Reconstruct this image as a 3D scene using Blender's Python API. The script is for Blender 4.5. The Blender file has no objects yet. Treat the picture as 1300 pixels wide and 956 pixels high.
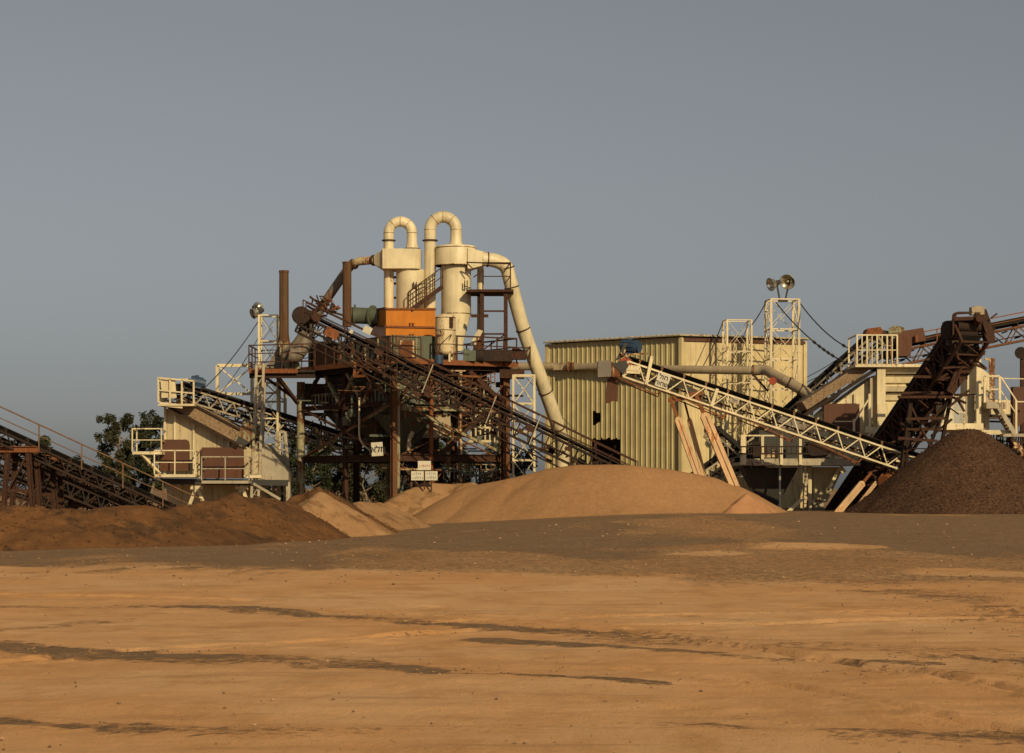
import bpy, math, random
import numpy as np
from mathutils import Vector, Matrix
V = Vector
C = bpy.context.scene.collection
R = math.radians
F, HX, HY, CZ = 2600.0, 650.0, 620.0, 1.7
rnd = random.Random(7)

def P(px, py, D):
    """point at depth D (metres along +Y) that the photograph shows at (px, py)"""
    return V(((px-HX)*D/F, D, CZ+(HY-py)*D/F))

# ---------------------------------------------------------------- noise
def _h(ix, iy, s):
    n = (ix.astype(np.int64)*374761393 + iy.astype(np.int64)*668265263 + s*1442695041) & 0xffffffff
    n = ((n ^ (n >> 13))*1274126177) & 0xffffffff
    n = (n ^ (n >> 16)) & 0xffffffff
    return n/4294967295.0
def vnoise(x, y, s=0):
    ix = np.floor(x); iy = np.floor(y); fx = x-ix; fy = y-iy
    fx = fx*fx*(3-2*fx); fy = fy*fy*(3-2*fy)
    a = _h(ix, iy, s); b = _h(ix+1, iy, s); c = _h(ix, iy+1, s); d = _h(ix+1, iy+1, s)
    return (a*(1-fx)+b*fx)*(1-fy)+(c*(1-fx)+d*fx)*fy
def fbm(x, y, s=0, o=4):
    x = np.asarray(x, float); y = np.asarray(y, float)
    t = 0; a = .5
    for k in range(o):
        t = t+a*vnoise(x*2**k+17.3*k, y*2**k-9.1*k, s+k); a *= .5
    return t/(1-.5**o)-.5
def sstep(a, b, x):
    t = np.clip((np.asarray(x, float)-a)/(b-a), 0, 1); return t*t*(3-2*t)
def g(x, y):
    x = np.asarray(x, float); y = np.asarray(y, float)
    base = .64*sstep(46, 84, y)*sstep(-9, 8, x)
    return base + .10*fbm(x*.12, y*.12, 3)*sstep(6, 20, y) + .05*fbm(x*.5, y*.35, 5)*sstep(2, 8, y)*(1-.7*sstep(60, 100, y))
def gz(x, y): return float(g(np.array([x]), np.array([y]))[0])

# ---------------------------------------------------------------- materials
def rgb(c): return (c[0], c[1], c[2], 1)
def new_mat(name):
    m = bpy.data.materials.new(name); m.use_nodes = True
    nt = m.node_tree; nt.nodes.clear()
    o = nt.nodes.new('ShaderNodeOutputMaterial'); b = nt.nodes.new('ShaderNodeBsdfPrincipled')
    nt.links.new(b.outputs[0], o.inputs[0]); return m, nt, b
def N(nt, t, **k):
    n = nt.nodes.new(t)
    for a, v in k.items():
        if a.startswith('i_'):
            key = a[2:]; key = int(key) if key.isdigit() else key
            n.inputs[key].default_value = v
        else: setattr(n, a, v)
    return n
def mixc(nt, fac, a, b, bt='MIX'):
    n = nt.nodes.new('ShaderNodeMix'); n.data_type = 'RGBA'; n.blend_type = bt
    for s, v in ((0, fac), (6, a), (7, b)):
        if hasattr(v, 'links') or isinstance(v, bpy.types.NodeSocket): nt.links.new(v, n.inputs[s])
        elif s == 0: n.inputs[s].default_value = v
        else: n.inputs[s].default_value = rgb(v)
    return n.outputs[2]
def ramp(nt, src, lo, hi):
    n = N(nt, 'ShaderNodeMapRange', interpolation_type='SMOOTHSTEP'); n.inputs[1].default_value = lo; n.inputs[2].default_value = hi
    nt.links.new(src, n.inputs[0]); return n.outputs[0]
def noise(nt, co, scale, detail=6, rough=.6, sc=None, off=0):
    mp = N(nt, 'ShaderNodeMapping'); nt.links.new(co, mp.inputs[0]); mp.inputs[1].default_value = (off, off*.7, off*1.3)
    if sc: mp.inputs[3].default_value = sc
    n = N(nt, 'ShaderNodeTexNoise'); n.inputs['Scale'].default_value = scale; n.inputs['Detail'].default_value = detail; n.inputs['Roughness'].default_value = rough
    nt.links.new(mp.outputs[0], n.inputs['Vector']); return n.outputs[0]
def math_(nt, op, a, b):
    n = N(nt, 'ShaderNodeMath', operation=op)
    for i, v in ((0, a), (1, b)):
        if isinstance(v, bpy.types.NodeSocket): nt.links.new(v, n.inputs[i])
        else: n.inputs[i].default_value = v
    return n.outputs[0]
def bump(nt, b, h, s, d=.02):
    n = N(nt, 'ShaderNodeBump'); n.inputs['Strength'].default_value = s; n.inputs['Distance'].default_value = d
    nt.links.new(h, n.inputs['Height']); nt.links.new(n.outputs[0], b.inputs['Normal'])
RUST1, RUST2 = (.07, .026, .013), (.19, .070, .024)
def paint(name, col, rust=.3, dirt=.35, rough=.5, seed=0, rc=(RUST1, RUST2), metal=0.0, scale=1.0):
    """painted steel: uneven tone, dirt, downward streaks and rust patches"""
    m, nt, b = new_mat(name)
    co = N(nt, 'ShaderNodeTexCoord').outputs['Object']
    big = noise(nt, co, .9*scale, 5, .6, None, seed)
    st = noise(nt, co, 1.0*scale, 6, .7, (5, 5, .45), seed+3)
    fine = noise(nt, co, 14*scale, 5, .75, None, seed+5)
    oi = N(nt, 'ShaderNodeObjectInfo')
    tone = mixc(nt, ramp(nt, big, .3, .7), tuple(c*.84 for c in col), tuple(min(1, c*1.08) for c in col))
    tone = mixc(nt, math_(nt, 'MULTIPLY', ramp(nt, st, .45, .72), dirt), tone, tuple(c*.42 for c in (col[0], col[1]*.92, col[2]*.8)))
    tone = mixc(nt, math_(nt, 'MULTIPLY', oi.outputs['Random'], .14), tone, (.05, .035, .02))
    rcol = mixc(nt, ramp(nt, fine, .35, .65), rc[0], rc[1])
    mk = math_(nt, 'ADD', math_(nt, 'MULTIPLY', big, .35), math_(nt, 'ADD', math_(nt, 'MULTIPLY', st, .35), math_(nt, 'MULTIPLY', fine, .3)))
    lo = .64-.30*rust
    mask = ramp(nt, mk, lo, lo+.05)
    col_ = mixc(nt, mask, tone, rcol)
    nt.links.new(col_, b.inputs['Base Color'])
    rr = N(nt, 'ShaderNodeMapRange'); nt.links.new(mask, rr.inputs[0]); rr.inputs[3].default_value = rough; rr.inputs[4].default_value = .9
    nt.links.new(rr.outputs[0], b.inputs['Roughness']); b.inputs['Metallic'].default_value = metal
    b.inputs['Specular IOR Level'].default_value = .35
    bump(nt, b, math_(nt, 'ADD', fine, math_(nt, 'MULTIPLY', mask, .6)), .35, .01)
    return m
M = {}
M['cream'] = paint('cream_paint', (.72, .62, .40), .30, .35, .5, 1)
M['cream_clean'] = paint('pale_cream_paint', (.72, .63, .41), .17, .45, .45, 2)
M['cream_rusty'] = paint('rusty_cream_paint', (.66, .52, .30), .62, .5, .6, 3)
M['cream_grey'] = paint('weathered_cream_paint', (.42, .37, .27), .35, .55, .6, 4)
M['shed'] = paint('shed_sheet', (.50, .425, .215), .07, .40, .5, 5)
M['shed_sunlit'] = paint('shed_sheet_sunlit', (.61, .50, .27), .06, .34, .5, 6)  # same sheet coloured lighter, sunlight painted in for the right wall
M['rust'] = paint('rusted_steel', (.050, .026, .017), .72, .4, .85, 7, ((.022, .012, .009), (.082, .032, .015)))
M['rust_dark'] = paint('dark_rusted_steel', (.024, .016, .013), .5, .4, .85, 8, ((.012, .009, .008), (.060, .028, .015)))
M['rust_orange'] = paint('orange_rusted_steel', (.22, .075, .028), .6, .5, .8, 9, ((.07, .027, .012), (.27, .095, .032)))
M['timber_rust'] = paint('orange_primer_steel', (.66, .44, .245), .36, .5, .75, 10, ((.26, .10, .035), (.48, .20, .07)))
M['orange'] = paint('orange_paint', (.50, .165, .008), .10, .30, .45, 11)
M['green'] = paint('faded_green_paint', (.105, .125, .09), .35, .5, .6, 12)
M['green_pale'] = paint('pale_green_paint', (.32, .31, .19), .52, .5, .6, 13)
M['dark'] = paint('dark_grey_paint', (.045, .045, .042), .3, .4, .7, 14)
M['grey_duct'] = paint('grey_duct_paint', (.19, .165, .13), .42, .5, .6, 15)
M['duct_tan'] = paint('tan_duct_paint', (.40, .32, .21), .22, .4, .55, 16)
M['rail_brown'] = paint('worn_brown_rail', (.17, .105, .055), .5, .5, .8, 31, ((.08, .04, .02), (.22, .10, .04)))
M['cream_spots'] = paint('spotted_cream_paint', (.70, .58, .36), .40, .5, .6, 33)
M['cream_dusty'] = paint('dust_caked_cream_paint', (.52, .43, .265), .36, .8, .7, 35)
M['brace_rust'] = paint('sunlit_brace_rust', (.15, .068, .03), .6, .4, .85, 41, ((.055, .026, .014), (.20, .085, .033)))  # lighter copy of the rust, coloured so frame members look sunlit
M['brown'] = paint('brown_plate', (.10, .04, .022), .4, .3, .7, 17, ((.05, .022, .013), (.13, .05, .022)))
M['chimney'] = paint('brown_chimney_steel', (.115, .064, .032), .5, .4, .8, 18, ((.055, .028, .015), (.12, .058, .026)))
M['blue'] = paint('blue_motor_paint', (.035, .07, .13), .15, .3, .5, 19)
M['red'] = paint('red_guard_paint', (.32, .05, .025), .35, .3, .6, 20)
M['dusty'] = paint('dusty_screen_deck', (.25, .165, .095), .50, .8, .85, 21, ((.05, .035, .022), (.36, .25, .15)))
M['white'] = paint('white_sign_paint', (.60, .56, .44), .10, .3, .5, 22)
M['galv'] = paint('galvanised_steel', (.30, .30, .28), .1, .3, .4, 23, metal=.4)
def simple(name, col, rough=.8, metal=0, ns=20, amt=.35):
    m, nt, b = new_mat(name)
    co = N(nt, 'ShaderNodeTexCoord').outputs['Object']
    n = noise(nt, co, ns, 6, .7)
    nt.links.new(mixc(nt, ramp(nt, n, .3, .7), tuple(c*(1-amt) for c in col), tuple(c*(1+amt) for c in col)), b.inputs['Base Color'])
    b.inputs['Roughness'].default_value = rough; b.inputs['Metallic'].default_value = metal
    b.inputs['Specular IOR Level'].default_value = .3
    return m
M['belt'] = simple('rubber_belt', (.022, .019, .017), .9, 0, 3, .4)
M['cable'] = simple('steel_cable', (.035, .03, .028), .6)
M['ink'] = simple('black_lettering', (.02, .02, .02), .7)
M['ink_red'] = simple('red_lettering', (.35, .03, .03), .7)
M['ink_blue'] = simple('faded_blue_lettering', (.12, .2, .26), .7)
M['reflector'] = simple('lamp_reflector', (.75, .70, .55), .22, .9, 5, .15)
M['bark'] = simple('eucalyptus_bark', (.22, .17, .12), .9, 0, 6, .4)
M['load'] = simple('wet_sand_load', (.20, .13, .075), .95, 0, 12, .3)
def leafmat(name, c):
    m, nt, b = new_mat(name)
    co = N(nt, 'ShaderNodeTexCoord').outputs['Object']
    n = noise(nt, co, 1.2, 3); n2 = noise(nt, co, 9, 2, .6, None, 4)
    a = mixc(nt, ramp(nt, n, .35, .65), tuple(x*.65 for x in c), tuple(x*1.35 for x in c))
    nt.links.new(mixc(nt, math_(nt, 'MULTIPLY', ramp(nt, n2, .5, .7), .4), a, (c[0]*1.8, c[1]*1.3, c[2]*.9)), b.inputs['Base Color'])
    b.inputs['Roughness'].default_value = .6; b.inputs['Specular IOR Level'].default_value = .25
    return m
M['leaf'] = leafmat('eucalyptus_leaf', (.026, .033, .015))
M['leaf2'] = leafmat('dry_green_leaf', (.038, .040, .018))
def sandmat(name, c1, c2, c3=None, fine=60, big=.6, bs=.5, bd=.03, speck=None, grain=0, gs=1.0):
    m, nt, b = new_mat(name)
    co = N(nt, 'ShaderNodeTexCoord').outputs['Object']
    n1 = noise(nt, co, big, 6, .62); n2 = noise(nt, co, fine*.12, 8, .8, None, 3); n3 = noise(nt, co, fine, 3, .7, None, 6)
    c = mixc(nt, ramp(nt, n1, .35, .66), c1, c2)
    if c3:
        n4 = noise(nt, co, big*1.7, 7, .7, None, 11)
        c = mixc(nt, ramp(nt, n4, .50, .62), c, c3)
    c = mixc(nt, math_(nt, 'MULTIPLY', ramp(nt, n3, .4, .7), .35), c, tuple(x*.6 for x in c1))
    if grain:
        n5 = noise(nt, co, grain, 3, .75, None, 15)
        c = mixc(nt, math_(nt, 'MULTIPLY', ramp(nt, n5, .50, .66), .55*gs), c, tuple(min(1, x*1.9) for x in c2))
        c = mixc(nt, math_(nt, 'MULTIPLY', ramp(nt, n5, .50, .34), .6*gs), c, tuple(x*.45 for x in c1))
    if speck:
        v = N(nt, 'ShaderNodeTexVoronoi'); v.inputs['Scale'].default_value = 9; nt.links.new(co, v.inputs['Vector'])
        c = mixc(nt, math_(nt, 'MULTIPLY', math_(nt, 'LESS_THAN', v.outputs[0], .16), .7), c, speck)
    nt.links.new(c, b.inputs['Base Color']); b.inputs['Roughness'].default_value = .95; b.inputs['Specular IOR Level'].default_value = .12
    bump(nt, b, math_(nt, 'ADD', n2 if not grain else n5, math_(nt, 'MULTIPLY', n3, .4)), bs, bd)
    return m
M['sand_tan'] = sandmat('tan_sand', (.35, .190, .088), (.385, .215, .102), None, 50, .35, .5, .03, None, 5, .22)
M['sand_brown'] = sandmat('brown_quarry_fines', (.110, .054, .024), (.170, .080, .032), (.072, .041, .022), 30, .5, .8, .05, None, 3, .3)
M['sand_light'] = sandmat('pale_tan_sand', (.40, .24, .12), (.34, .19, .088), (.22, .12, .055), 40, .8, .6, .04)
M['sand_pink'] = sandmat('pinkish_sand', (.48, .25, .125), (.43, .22, .11), None, 30, 1.0, .8, .05)
M['gravel_black'] = sandmat('dark_gravel', (.070, .037, .022), (.092, .050, .030), None, 22, .7, 1.0, .06, (.20, .135, .09), 8)

# ---------------------------------------------------------------- mesh builder
WLOC = {}
class MB:
    def __init__(s): s.v = []; s.f = []; s.cut = []
    def add(s, vs, fs):
        k = len(s.v); s.cut.append((k, len(s.f))); s.v += [tuple(a) for a in vs]; s.f += [tuple(i+k for i in q) for q in fs]; return s
    def box(s, c, dx, dy, dz, X=V((1, 0, 0)), Y=V((0, 1, 0)), Z=V((0, 0, 1))):
        c = V(c); vs = [c+X*(sx*dx/2)+Y*(sy*dy/2)+Z*(sz*dz/2) for sx in (-1, 1) for sy in (-1, 1) for sz in (-1, 1)]
        return s.add(vs, [(0, 1, 3, 2), (4, 6, 7, 5), (0, 4, 5, 1), (2, 3, 7, 6), (0, 2, 6, 4), (1, 5, 7, 3)])
    def beam(s, p, q, w, h=None, up=V((0, 0, 1))):
        p, q = V(p), V(q); u = q-p; L = u.length
        if L < 1e-5: return s
        u /= L; h = h or w
        sd = u.cross(up)
        if sd.length < .05: sd = u.cross(V((1, 0, 0)))
        sd.normalize(); n = sd.cross(u)
        return s.box((p+q)/2, L, w, h, u, sd, n)
    def ibeam(s, p, q, w, h, t=.03, up=V((0, 0, 1))):
        p, q = V(p), V(q); u = (q-p).normalized(); sd = u.cross(up)
        if sd.length < .05: sd = u.cross(V((0, 1, 0)))
        sd.normalize(); n = sd.cross(u); L = (q-p).length; c = (p+q)/2
        s.box(c+n*(h/2-t/2), L, w, t, u, sd, n); s.box(c-n*(h/2-t/2), L, w, t, u, sd, n); s.box(c, L-.004, t, h-2*t-.002, u, sd, n); return s
    def cyl(s, p, q, r, r2=None, n=12, caps=True):
        p, q = V(p), V(q); r2 = r if r2 is None else r2; u = (q-p).normalized()
        a = u.orthogonal().normalized(); b = u.cross(a); vs = []
        for c, rr in ((p, r), (q, r2)):
            for i in range(n):
                t = 2*math.pi*i/n; vs.append(c+a*(rr*math.cos(t))+b*(rr*math.sin(t)))
        fs = [(i, (i+1) % n, n+(i+1) % n, n+i) for i in range(n)]
        if caps: fs += [tuple(range(n-1, -1, -1)), tuple(range(n, 2*n))]
        return s.add(vs, fs)
    def pipe(s, pts, r, n=16, caps=True):
        pts = [V(p) for p in pts]; m = len(pts); rr = r if isinstance(r, (list, tuple)) else [r]*m
        tan = [((pts[min(i+1, m-1)]-pts[max(i-1, 0)]).normalized()) for i in range(m)]
        a = tan[0].orthogonal().normalized(); vs = []
        for i in range(m):
            a = (a-tan[i]*a.dot(tan[i])).normalized(); b = tan[i].cross(a)
            for k in range(n):
                t = 2*math.pi*k/n; vs.append(pts[i]+a*(rr[i]*math.cos(t))+b*(rr[i]*math.sin(t)))
        fs = [(i*n+k, i*n+(k+1) % n, (i+1)*n+(k+1) % n, (i+1)*n+k) for i in range(m-1) for k in range(n)]
        if caps: fs += [tuple(range(n-1, -1, -1)), tuple(range((m-1)*n, m*n))]
        return s.add(vs, fs)
    def lathe(s, c, prof, n=32, caps=True):
        c = V(c); vs = []; m = len(prof)
        for z, r in prof:
            for k in range(n):
                t = 2*math.pi*k/n; vs.append(c+V((r*math.cos(t), r*math.sin(t), z)))
        fs = [(i*n+k, i*n+(k+1) % n, (i+1)*n+(k+1) % n, (i+1)*n+k) for i in range(m-1) for k in range(n)]
        if caps: fs += [tuple(range(n-1, -1, -1)), tuple(range((m-1)*n, m*n))]
        return s.add(vs, fs)
    def prism(s, poly, ext):
        """closed polygon of 3-D points pushed along ext"""
        poly = [V(p) for p in poly]; ext = V(ext); n = len(poly)
        vs = poly+[p+ext for p in poly]
        return s.add(vs, [tuple(range(n)), tuple(range(2*n-1, n-1, -1))]+[(i, i+n, (i+1) % n+n, (i+1) % n) for i in range(n)])
    def frustum(s, c0, a0, b0, c1, a1, b1, X=V((1, 0, 0)), Y=V((0, 1, 0))):
        vs = []
        for c, a, b in ((V(c0), a0, b0), (V(c1), a1, b1)):
            vs += [c-X*a/2-Y*b/2, c+X*a/2-Y*b/2, c+X*a/2+Y*b/2, c-X*a/2+Y*b/2]
        return s.add(vs, [(0, 3, 2, 1), (4, 5, 6, 7)]+[(i, (i+1) % 4, 4+(i+1) % 4, 4+i) for i in range(4)])
    def each(s, name, mat, parent):
        """every shape added so far becomes a part of its own"""
        ends = s.cut[1:]+[(len(s.v), len(s.f))]
        for (a, fa), (b, fb_) in zip(s.cut, ends):
            m = MB(); m.v = s.v[a:b]; m.f = [tuple(i-a for i in q) for q in s.f[fa:fb_]]; m.build(name, mat, parent)
    def build(s, name, mat, parent=None, label=None, smooth=True):
        w = WLOC.get(parent.name, V((0, 0, 0))) if parent is not None else V((0, 0, 0))
        me = bpy.data.meshes.new(name); me.from_pydata([(a[0]-w.x, a[1]-w.y, a[2]-w.z) for a in s.v], [], s.f)
        me.materials.append(M[mat] if isinstance(mat, str) else mat)
        me.validate()
        import bmesh
        bm = bmesh.new(); bm.from_mesh(me); bmesh.ops.recalc_face_normals(bm, faces=bm.faces); bm.to_mesh(me); bm.free()
        if smooth:
            me.shade_smooth(); me.set_sharp_from_angle(angle=R(38))
        o = bpy.data.objects.new(name, me); C.objects.link(o)
        if parent is not None: o.parent = parent; WLOC[o.name] = w
        if label: o['label'] = label
        return o
def thing(name, label, cat, loc, group=None):
    o = bpy.data.objects.new(name, None); C.objects.link(o); o.location = loc; o.empty_display_size = .3
    o['label'] = label; o['category'] = cat
    if group: o['group'] = group
    WLOC[o.name] = V(loc); return o
def tag(o, label, cat, group=None):
    o['label'] = label; o['category'] = cat
    if group: o['group'] = group
    return o
def lone(name, mb, mat, label, cat, group=None):
    """a thing that is one mesh, origin at its base"""
    zs = min(v[2] for v in mb.v); cx = sum(v[0] for v in mb.v)/len(mb.v); cy = sum(v[1] for v in mb.v)/len(mb.v)
    mb.v = [(a[0]-cx, a[1]-cy, a[2]-zs) for a in mb.v]
    o = mb.build(name, mat); o.location = (cx, cy, zs)
    return tag(o, label, cat, group)
def ground_at(p): return V((p[0], p[1], gz(p[0], p[1])))

def fillet(pts, r, n=6):
    pts = [V(p) for p in pts]; out = [pts[0]]
    for i in range(1, len(pts)-1):
        a, b, c = pts[i-1], pts[i], pts[i+1]
        d = min(r, (a-b).length*.49, (c-b).length*.49)
        p0 = b+(a-b).normalized()*d; p1 = b+(c-b).normalized()*d
        for k in range(n+1):
            t = k/n; out.append(p0*(1-t)**2+b*2*t*(1-t)+p1*t*t)
    out.append(pts[-1]); return out

def railing(mb, pts, h=1.05, step=1.2, r=.028, mids=1, posts=True, toe=False, sq=True):
    pts = [V(p) for p in pts]; Z = V((0, 0, 1)); B = mb.beam
    for i_, (a, b) in enumerate(zip(pts[:-1], pts[1:])):
        L = (b-a).length; n = max(1, round(L/step))
        B(a+Z*h, b+Z*h, r*2)
        for k in range(mids): B(a+Z*h*(k+1)/(mids+1), b+Z*h*(k+1)/(mids+1), r*1.5)
        if toe: B(a+Z*.07, b+Z*.07, .02, .14)
        for k in range(1 if i_ else 0, n+1):
            q = a.lerp(b, k/n); B(q, q+Z*h, r*2)
def warren(mb, a0, a1, b0, b1, n, w=.05, verts=False):
    """web members between a chord a0-a1 and a chord b0-b1"""
    for k in range(n):
        p = a0.lerp(a1, k/n); q = b0.lerp(b1, (k+.5)/n); r_ = a0.lerp(a1, (k+1)/n)
        mb.beam(p, q, w); mb.beam(q, r_, w)
        if verts: mb.beam(p, b0.lerp(b1, k/n), w)
def lattice_tower(name, label, cat, base, wx, wy, z1, bays, mat, leg=.09, br=.05, group=None, rot=0, X=None, taper=1.0, levels=None):
    base = V(base); X = X or V((math.cos(rot), math.sin(rot), 0)); Y = V((-X.y, X.x, 0)); Z = V((0, 0, 1))
    t = thing(name, label, cat, base, group)
    H = z1-base.z
    def c(i, z):
        sx, sy = ((-1, -1), (1, -1), (1, 1), (-1, 1))[i]; k = 1+(taper-1)*z/H
        return base+X*(sx*wx/2*k)+Y*(sy*wy/2*k)+Z*z
    for i in range(4): MB().beam(c(i, 0), c(i, H), leg).build('leg', mat, t)
    lv = levels or [H*k/bays for k in range(bays+1)]
    m = MB(); h = m
    for a, b in zip(lv[:-1], lv[1:]):
        for i in range(4):
            j = (i+1) % 4
            m.beam(c(i, a), c(j, b), br, br*.6); m.beam(c(j, a), c(i, b), br, br*.6)
            h.beam(c(i, b), c(j, b), br*1.5)
    m.build('cross_bracing', mat, t)
    return t

def conveyor(name, label, tail, head, width=1.1, depth=.85, bay=1.05, mat='rust', belt='belt', chord=.09, web=.055, rails=(), railmat=None, skirt=0.0, load=False, idl=1.1, cat='conveyor', group=None, low=0.0, roller='rust_dark', rail_h=1.0, verts=False, walk=None, near=-1):
    tail, head = V(tail), V(head); u = (head-tail); L = u.length; u /= L
    s = u.cross(V((0, 0, 1))).normalized()
    if s.y > 0: s = -s                                     # s points to the camera side
    n = s.cross(u);  n = n if n.z > 0 else -n
    t = thing(name, label, cat, ground_at(tail), group)
    def q(k, w, h): return tail+u*k+s*w+n*h
    nb = max(2, round(L/bay)); W = width/2
    for sd in (1, -1):
        m = MB(); w = sd*W
        m.beam(q(0, w, 0), q(L, w, 0), chord, chord, n); m.beam(q(0, w, -depth), q(L, w, -depth), chord, chord, n)
        warren(m, q(0, w, -depth), q(L, w, -depth), q(0, w, 0), q(L, w, 0), nb, web, verts)
        m.beam(q(0, w, 0), q(0, w, -depth), chord); m.beam(q(L, w, 0), q(L, w, -depth), chord)
        m.build('truss_side', mat, t)
    m = MB()
    for k in range(nb+1):
        m.beam(q(L*k/nb, -W, -depth), q(L*k/nb, W, -depth), web); m.beam(q(L*k/nb, -W, -.12), q(L*k/nb, W, -.12), web)
        if k < nb: m.beam(q(L*k/nb, -W, -depth), q(L*(k+1)/nb, W, -depth), web*.8)
    m.build('cross_bracing', mat, t)
    bw = width*.42; th = .02
    m = MB()                                              # carrying strand, troughed
    for a, b in ((0, L),):
        pr = [(-bw, .26), (-bw*.45, .12), (bw*.45, .12), (bw, .26)]
        for (w0, h0), (w1, h1) in zip(pr[:-1], pr[1:]):
            m.add([q(a, w0, h0), q(b, w0, h0), q(b, w1, h1), q(a, w1, h1), q(a, w0, h0-th), q(b, w0, h0-th), q(b, w1, h1-th), q(a, w1, h1-th)],
                  [(0, 1, 2, 3), (7, 6, 5, 4), (0, 4, 5, 1), (2, 6, 7, 3), (1, 5, 6, 2), (3, 7, 4, 0)])
    m.box(q(L/2, 0, -depth*.62), L, bw*1.9, th, u, s, n)
    if skirt: 
        for sd in (1, -1): m.box(q(L/2, sd*(bw+.05), .26+skirt/2-.05), L, .03, skirt, u, s, n)
    m.build('belt', belt, t)
    if load:
        m = MB(); segs = int(L/.25)
        for k in range(segs):
            a = L*k/segs; hh = .13+.12*abs(math.sin(k*.7+k*k*.13)); ww = bw*.6
            m.add([q(a, -ww, .15), q(a+.3, -ww, .15), q(a+.3, ww, .15), q(a, ww, .15), q(a+.15, 0, .15+hh)], [(0, 1, 4), (1, 2, 4), (2, 3, 4), (3, 0, 4), (3, 2, 1, 0)])
        m.build('sand_load', 'load', t)
    proto = None; ni = max(2, int(L/idl)); ni = min(ni, 90)
    for k in range(ni):
        a = L*(k+.5)/ni
        if proto is None:
            m = MB(); m.cyl(q(a, -bw*.45, .05), q(a, bw*.45, .05), .055, n=8); m.cyl(q(a, -bw*1.05, .2), q(a, -bw*.47, .06), .055, n=8); m.cyl(q(a, bw*1.05, .2), q(a, bw*.47, .06), .055, n=8)
            m.beam(q(a, -W, .0), q(a, W, .0), .06, .05); m.beam(q(a, -W, 0), q(a, -W, .22), .05); m.beam(q(a, W, 0), q(a, W, .22), .05)
            m.cyl(q(a, -W, -depth*.62-.06), q(a, W, -depth*.62-.06), .045, n=8)
            proto = m.build('idler', roller, t); a0 = a
        else:
            c = proto.copy(); C.objects.link(c); c.parent = t; c.location = u*(a-a0)
    for k, nm in ((0, 'tail_pulley'), (L, 'head_pulley')):
        MB().cyl(q(k, -bw*1.1, -.08), q(k, bw*1.1, -.08), .26, n=20).build(nm, 'rust_dark', t)
    for sd in rails:
        m = MB(); w = sd*(W+.45 if walk else W+.04); a0_, b0_ = q(0, w, .05), q(L, w, .05)
        nn = max(1, round(L/2.2)); up = V((0, 0, 1))
        m.beam(a0_+up*rail_h, b0_+up*rail_h, .05); m.beam(a0_+up*rail_h*.5, b0_+up*rail_h*.5, .035)
        for k in range(nn+1): p = a0_.lerp(b0_, k/nn); m.beam(p-up*.15, p+up*rail_h, .05)
        m.build('handrail', railmat or mat, t)
        if walk:
            m = MB(); m.box(q(L/2, sd*(W+.28), -.02), L, .45, .04, u, s, n); m.build('walkway', mat, t)
    return t, q, L, u, s, n

def text_mesh(txt, size, origin, X, Z, mat, parent, name='lettering'):
    cu = bpy.data.curves.new('lettering', 'FONT'); cu.body = txt; cu.size = size; cu.align_x = 'CENTER'; cu.align_y = 'CENTER'
    cu.offset = size*.02; cu.extrude = .004; cu.resolution_u = 3
    ob = bpy.data.objects.new('lettering', cu); C.objects.link(ob)
    dg = bpy.context.evaluated_depsgraph_get(); me = bpy.data.meshes.new_from_object(ob.evaluated_get(dg)); bpy.data.objects.remove(ob)
    Y = Z.cross(X); w = WLOC.get(parent.name, V((0, 0, 0)))
    mt = Matrix(((X.x, Z.x, -Y.x, 0), (X.y, Z.y, -Y.y, 0), (X.z, Z.z, -Y.z, 0), (0, 0, 0, 1)))
    for v in me.vertices: v.co = mt @ v.co + V(origin) - w
    me.materials.clear(); me.materials.append(M[mat])
    o = bpy.data.objects.new(name, me); C.objects.link(o); o.parent = parent; return o
Z = V((0, 0, 1))
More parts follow.
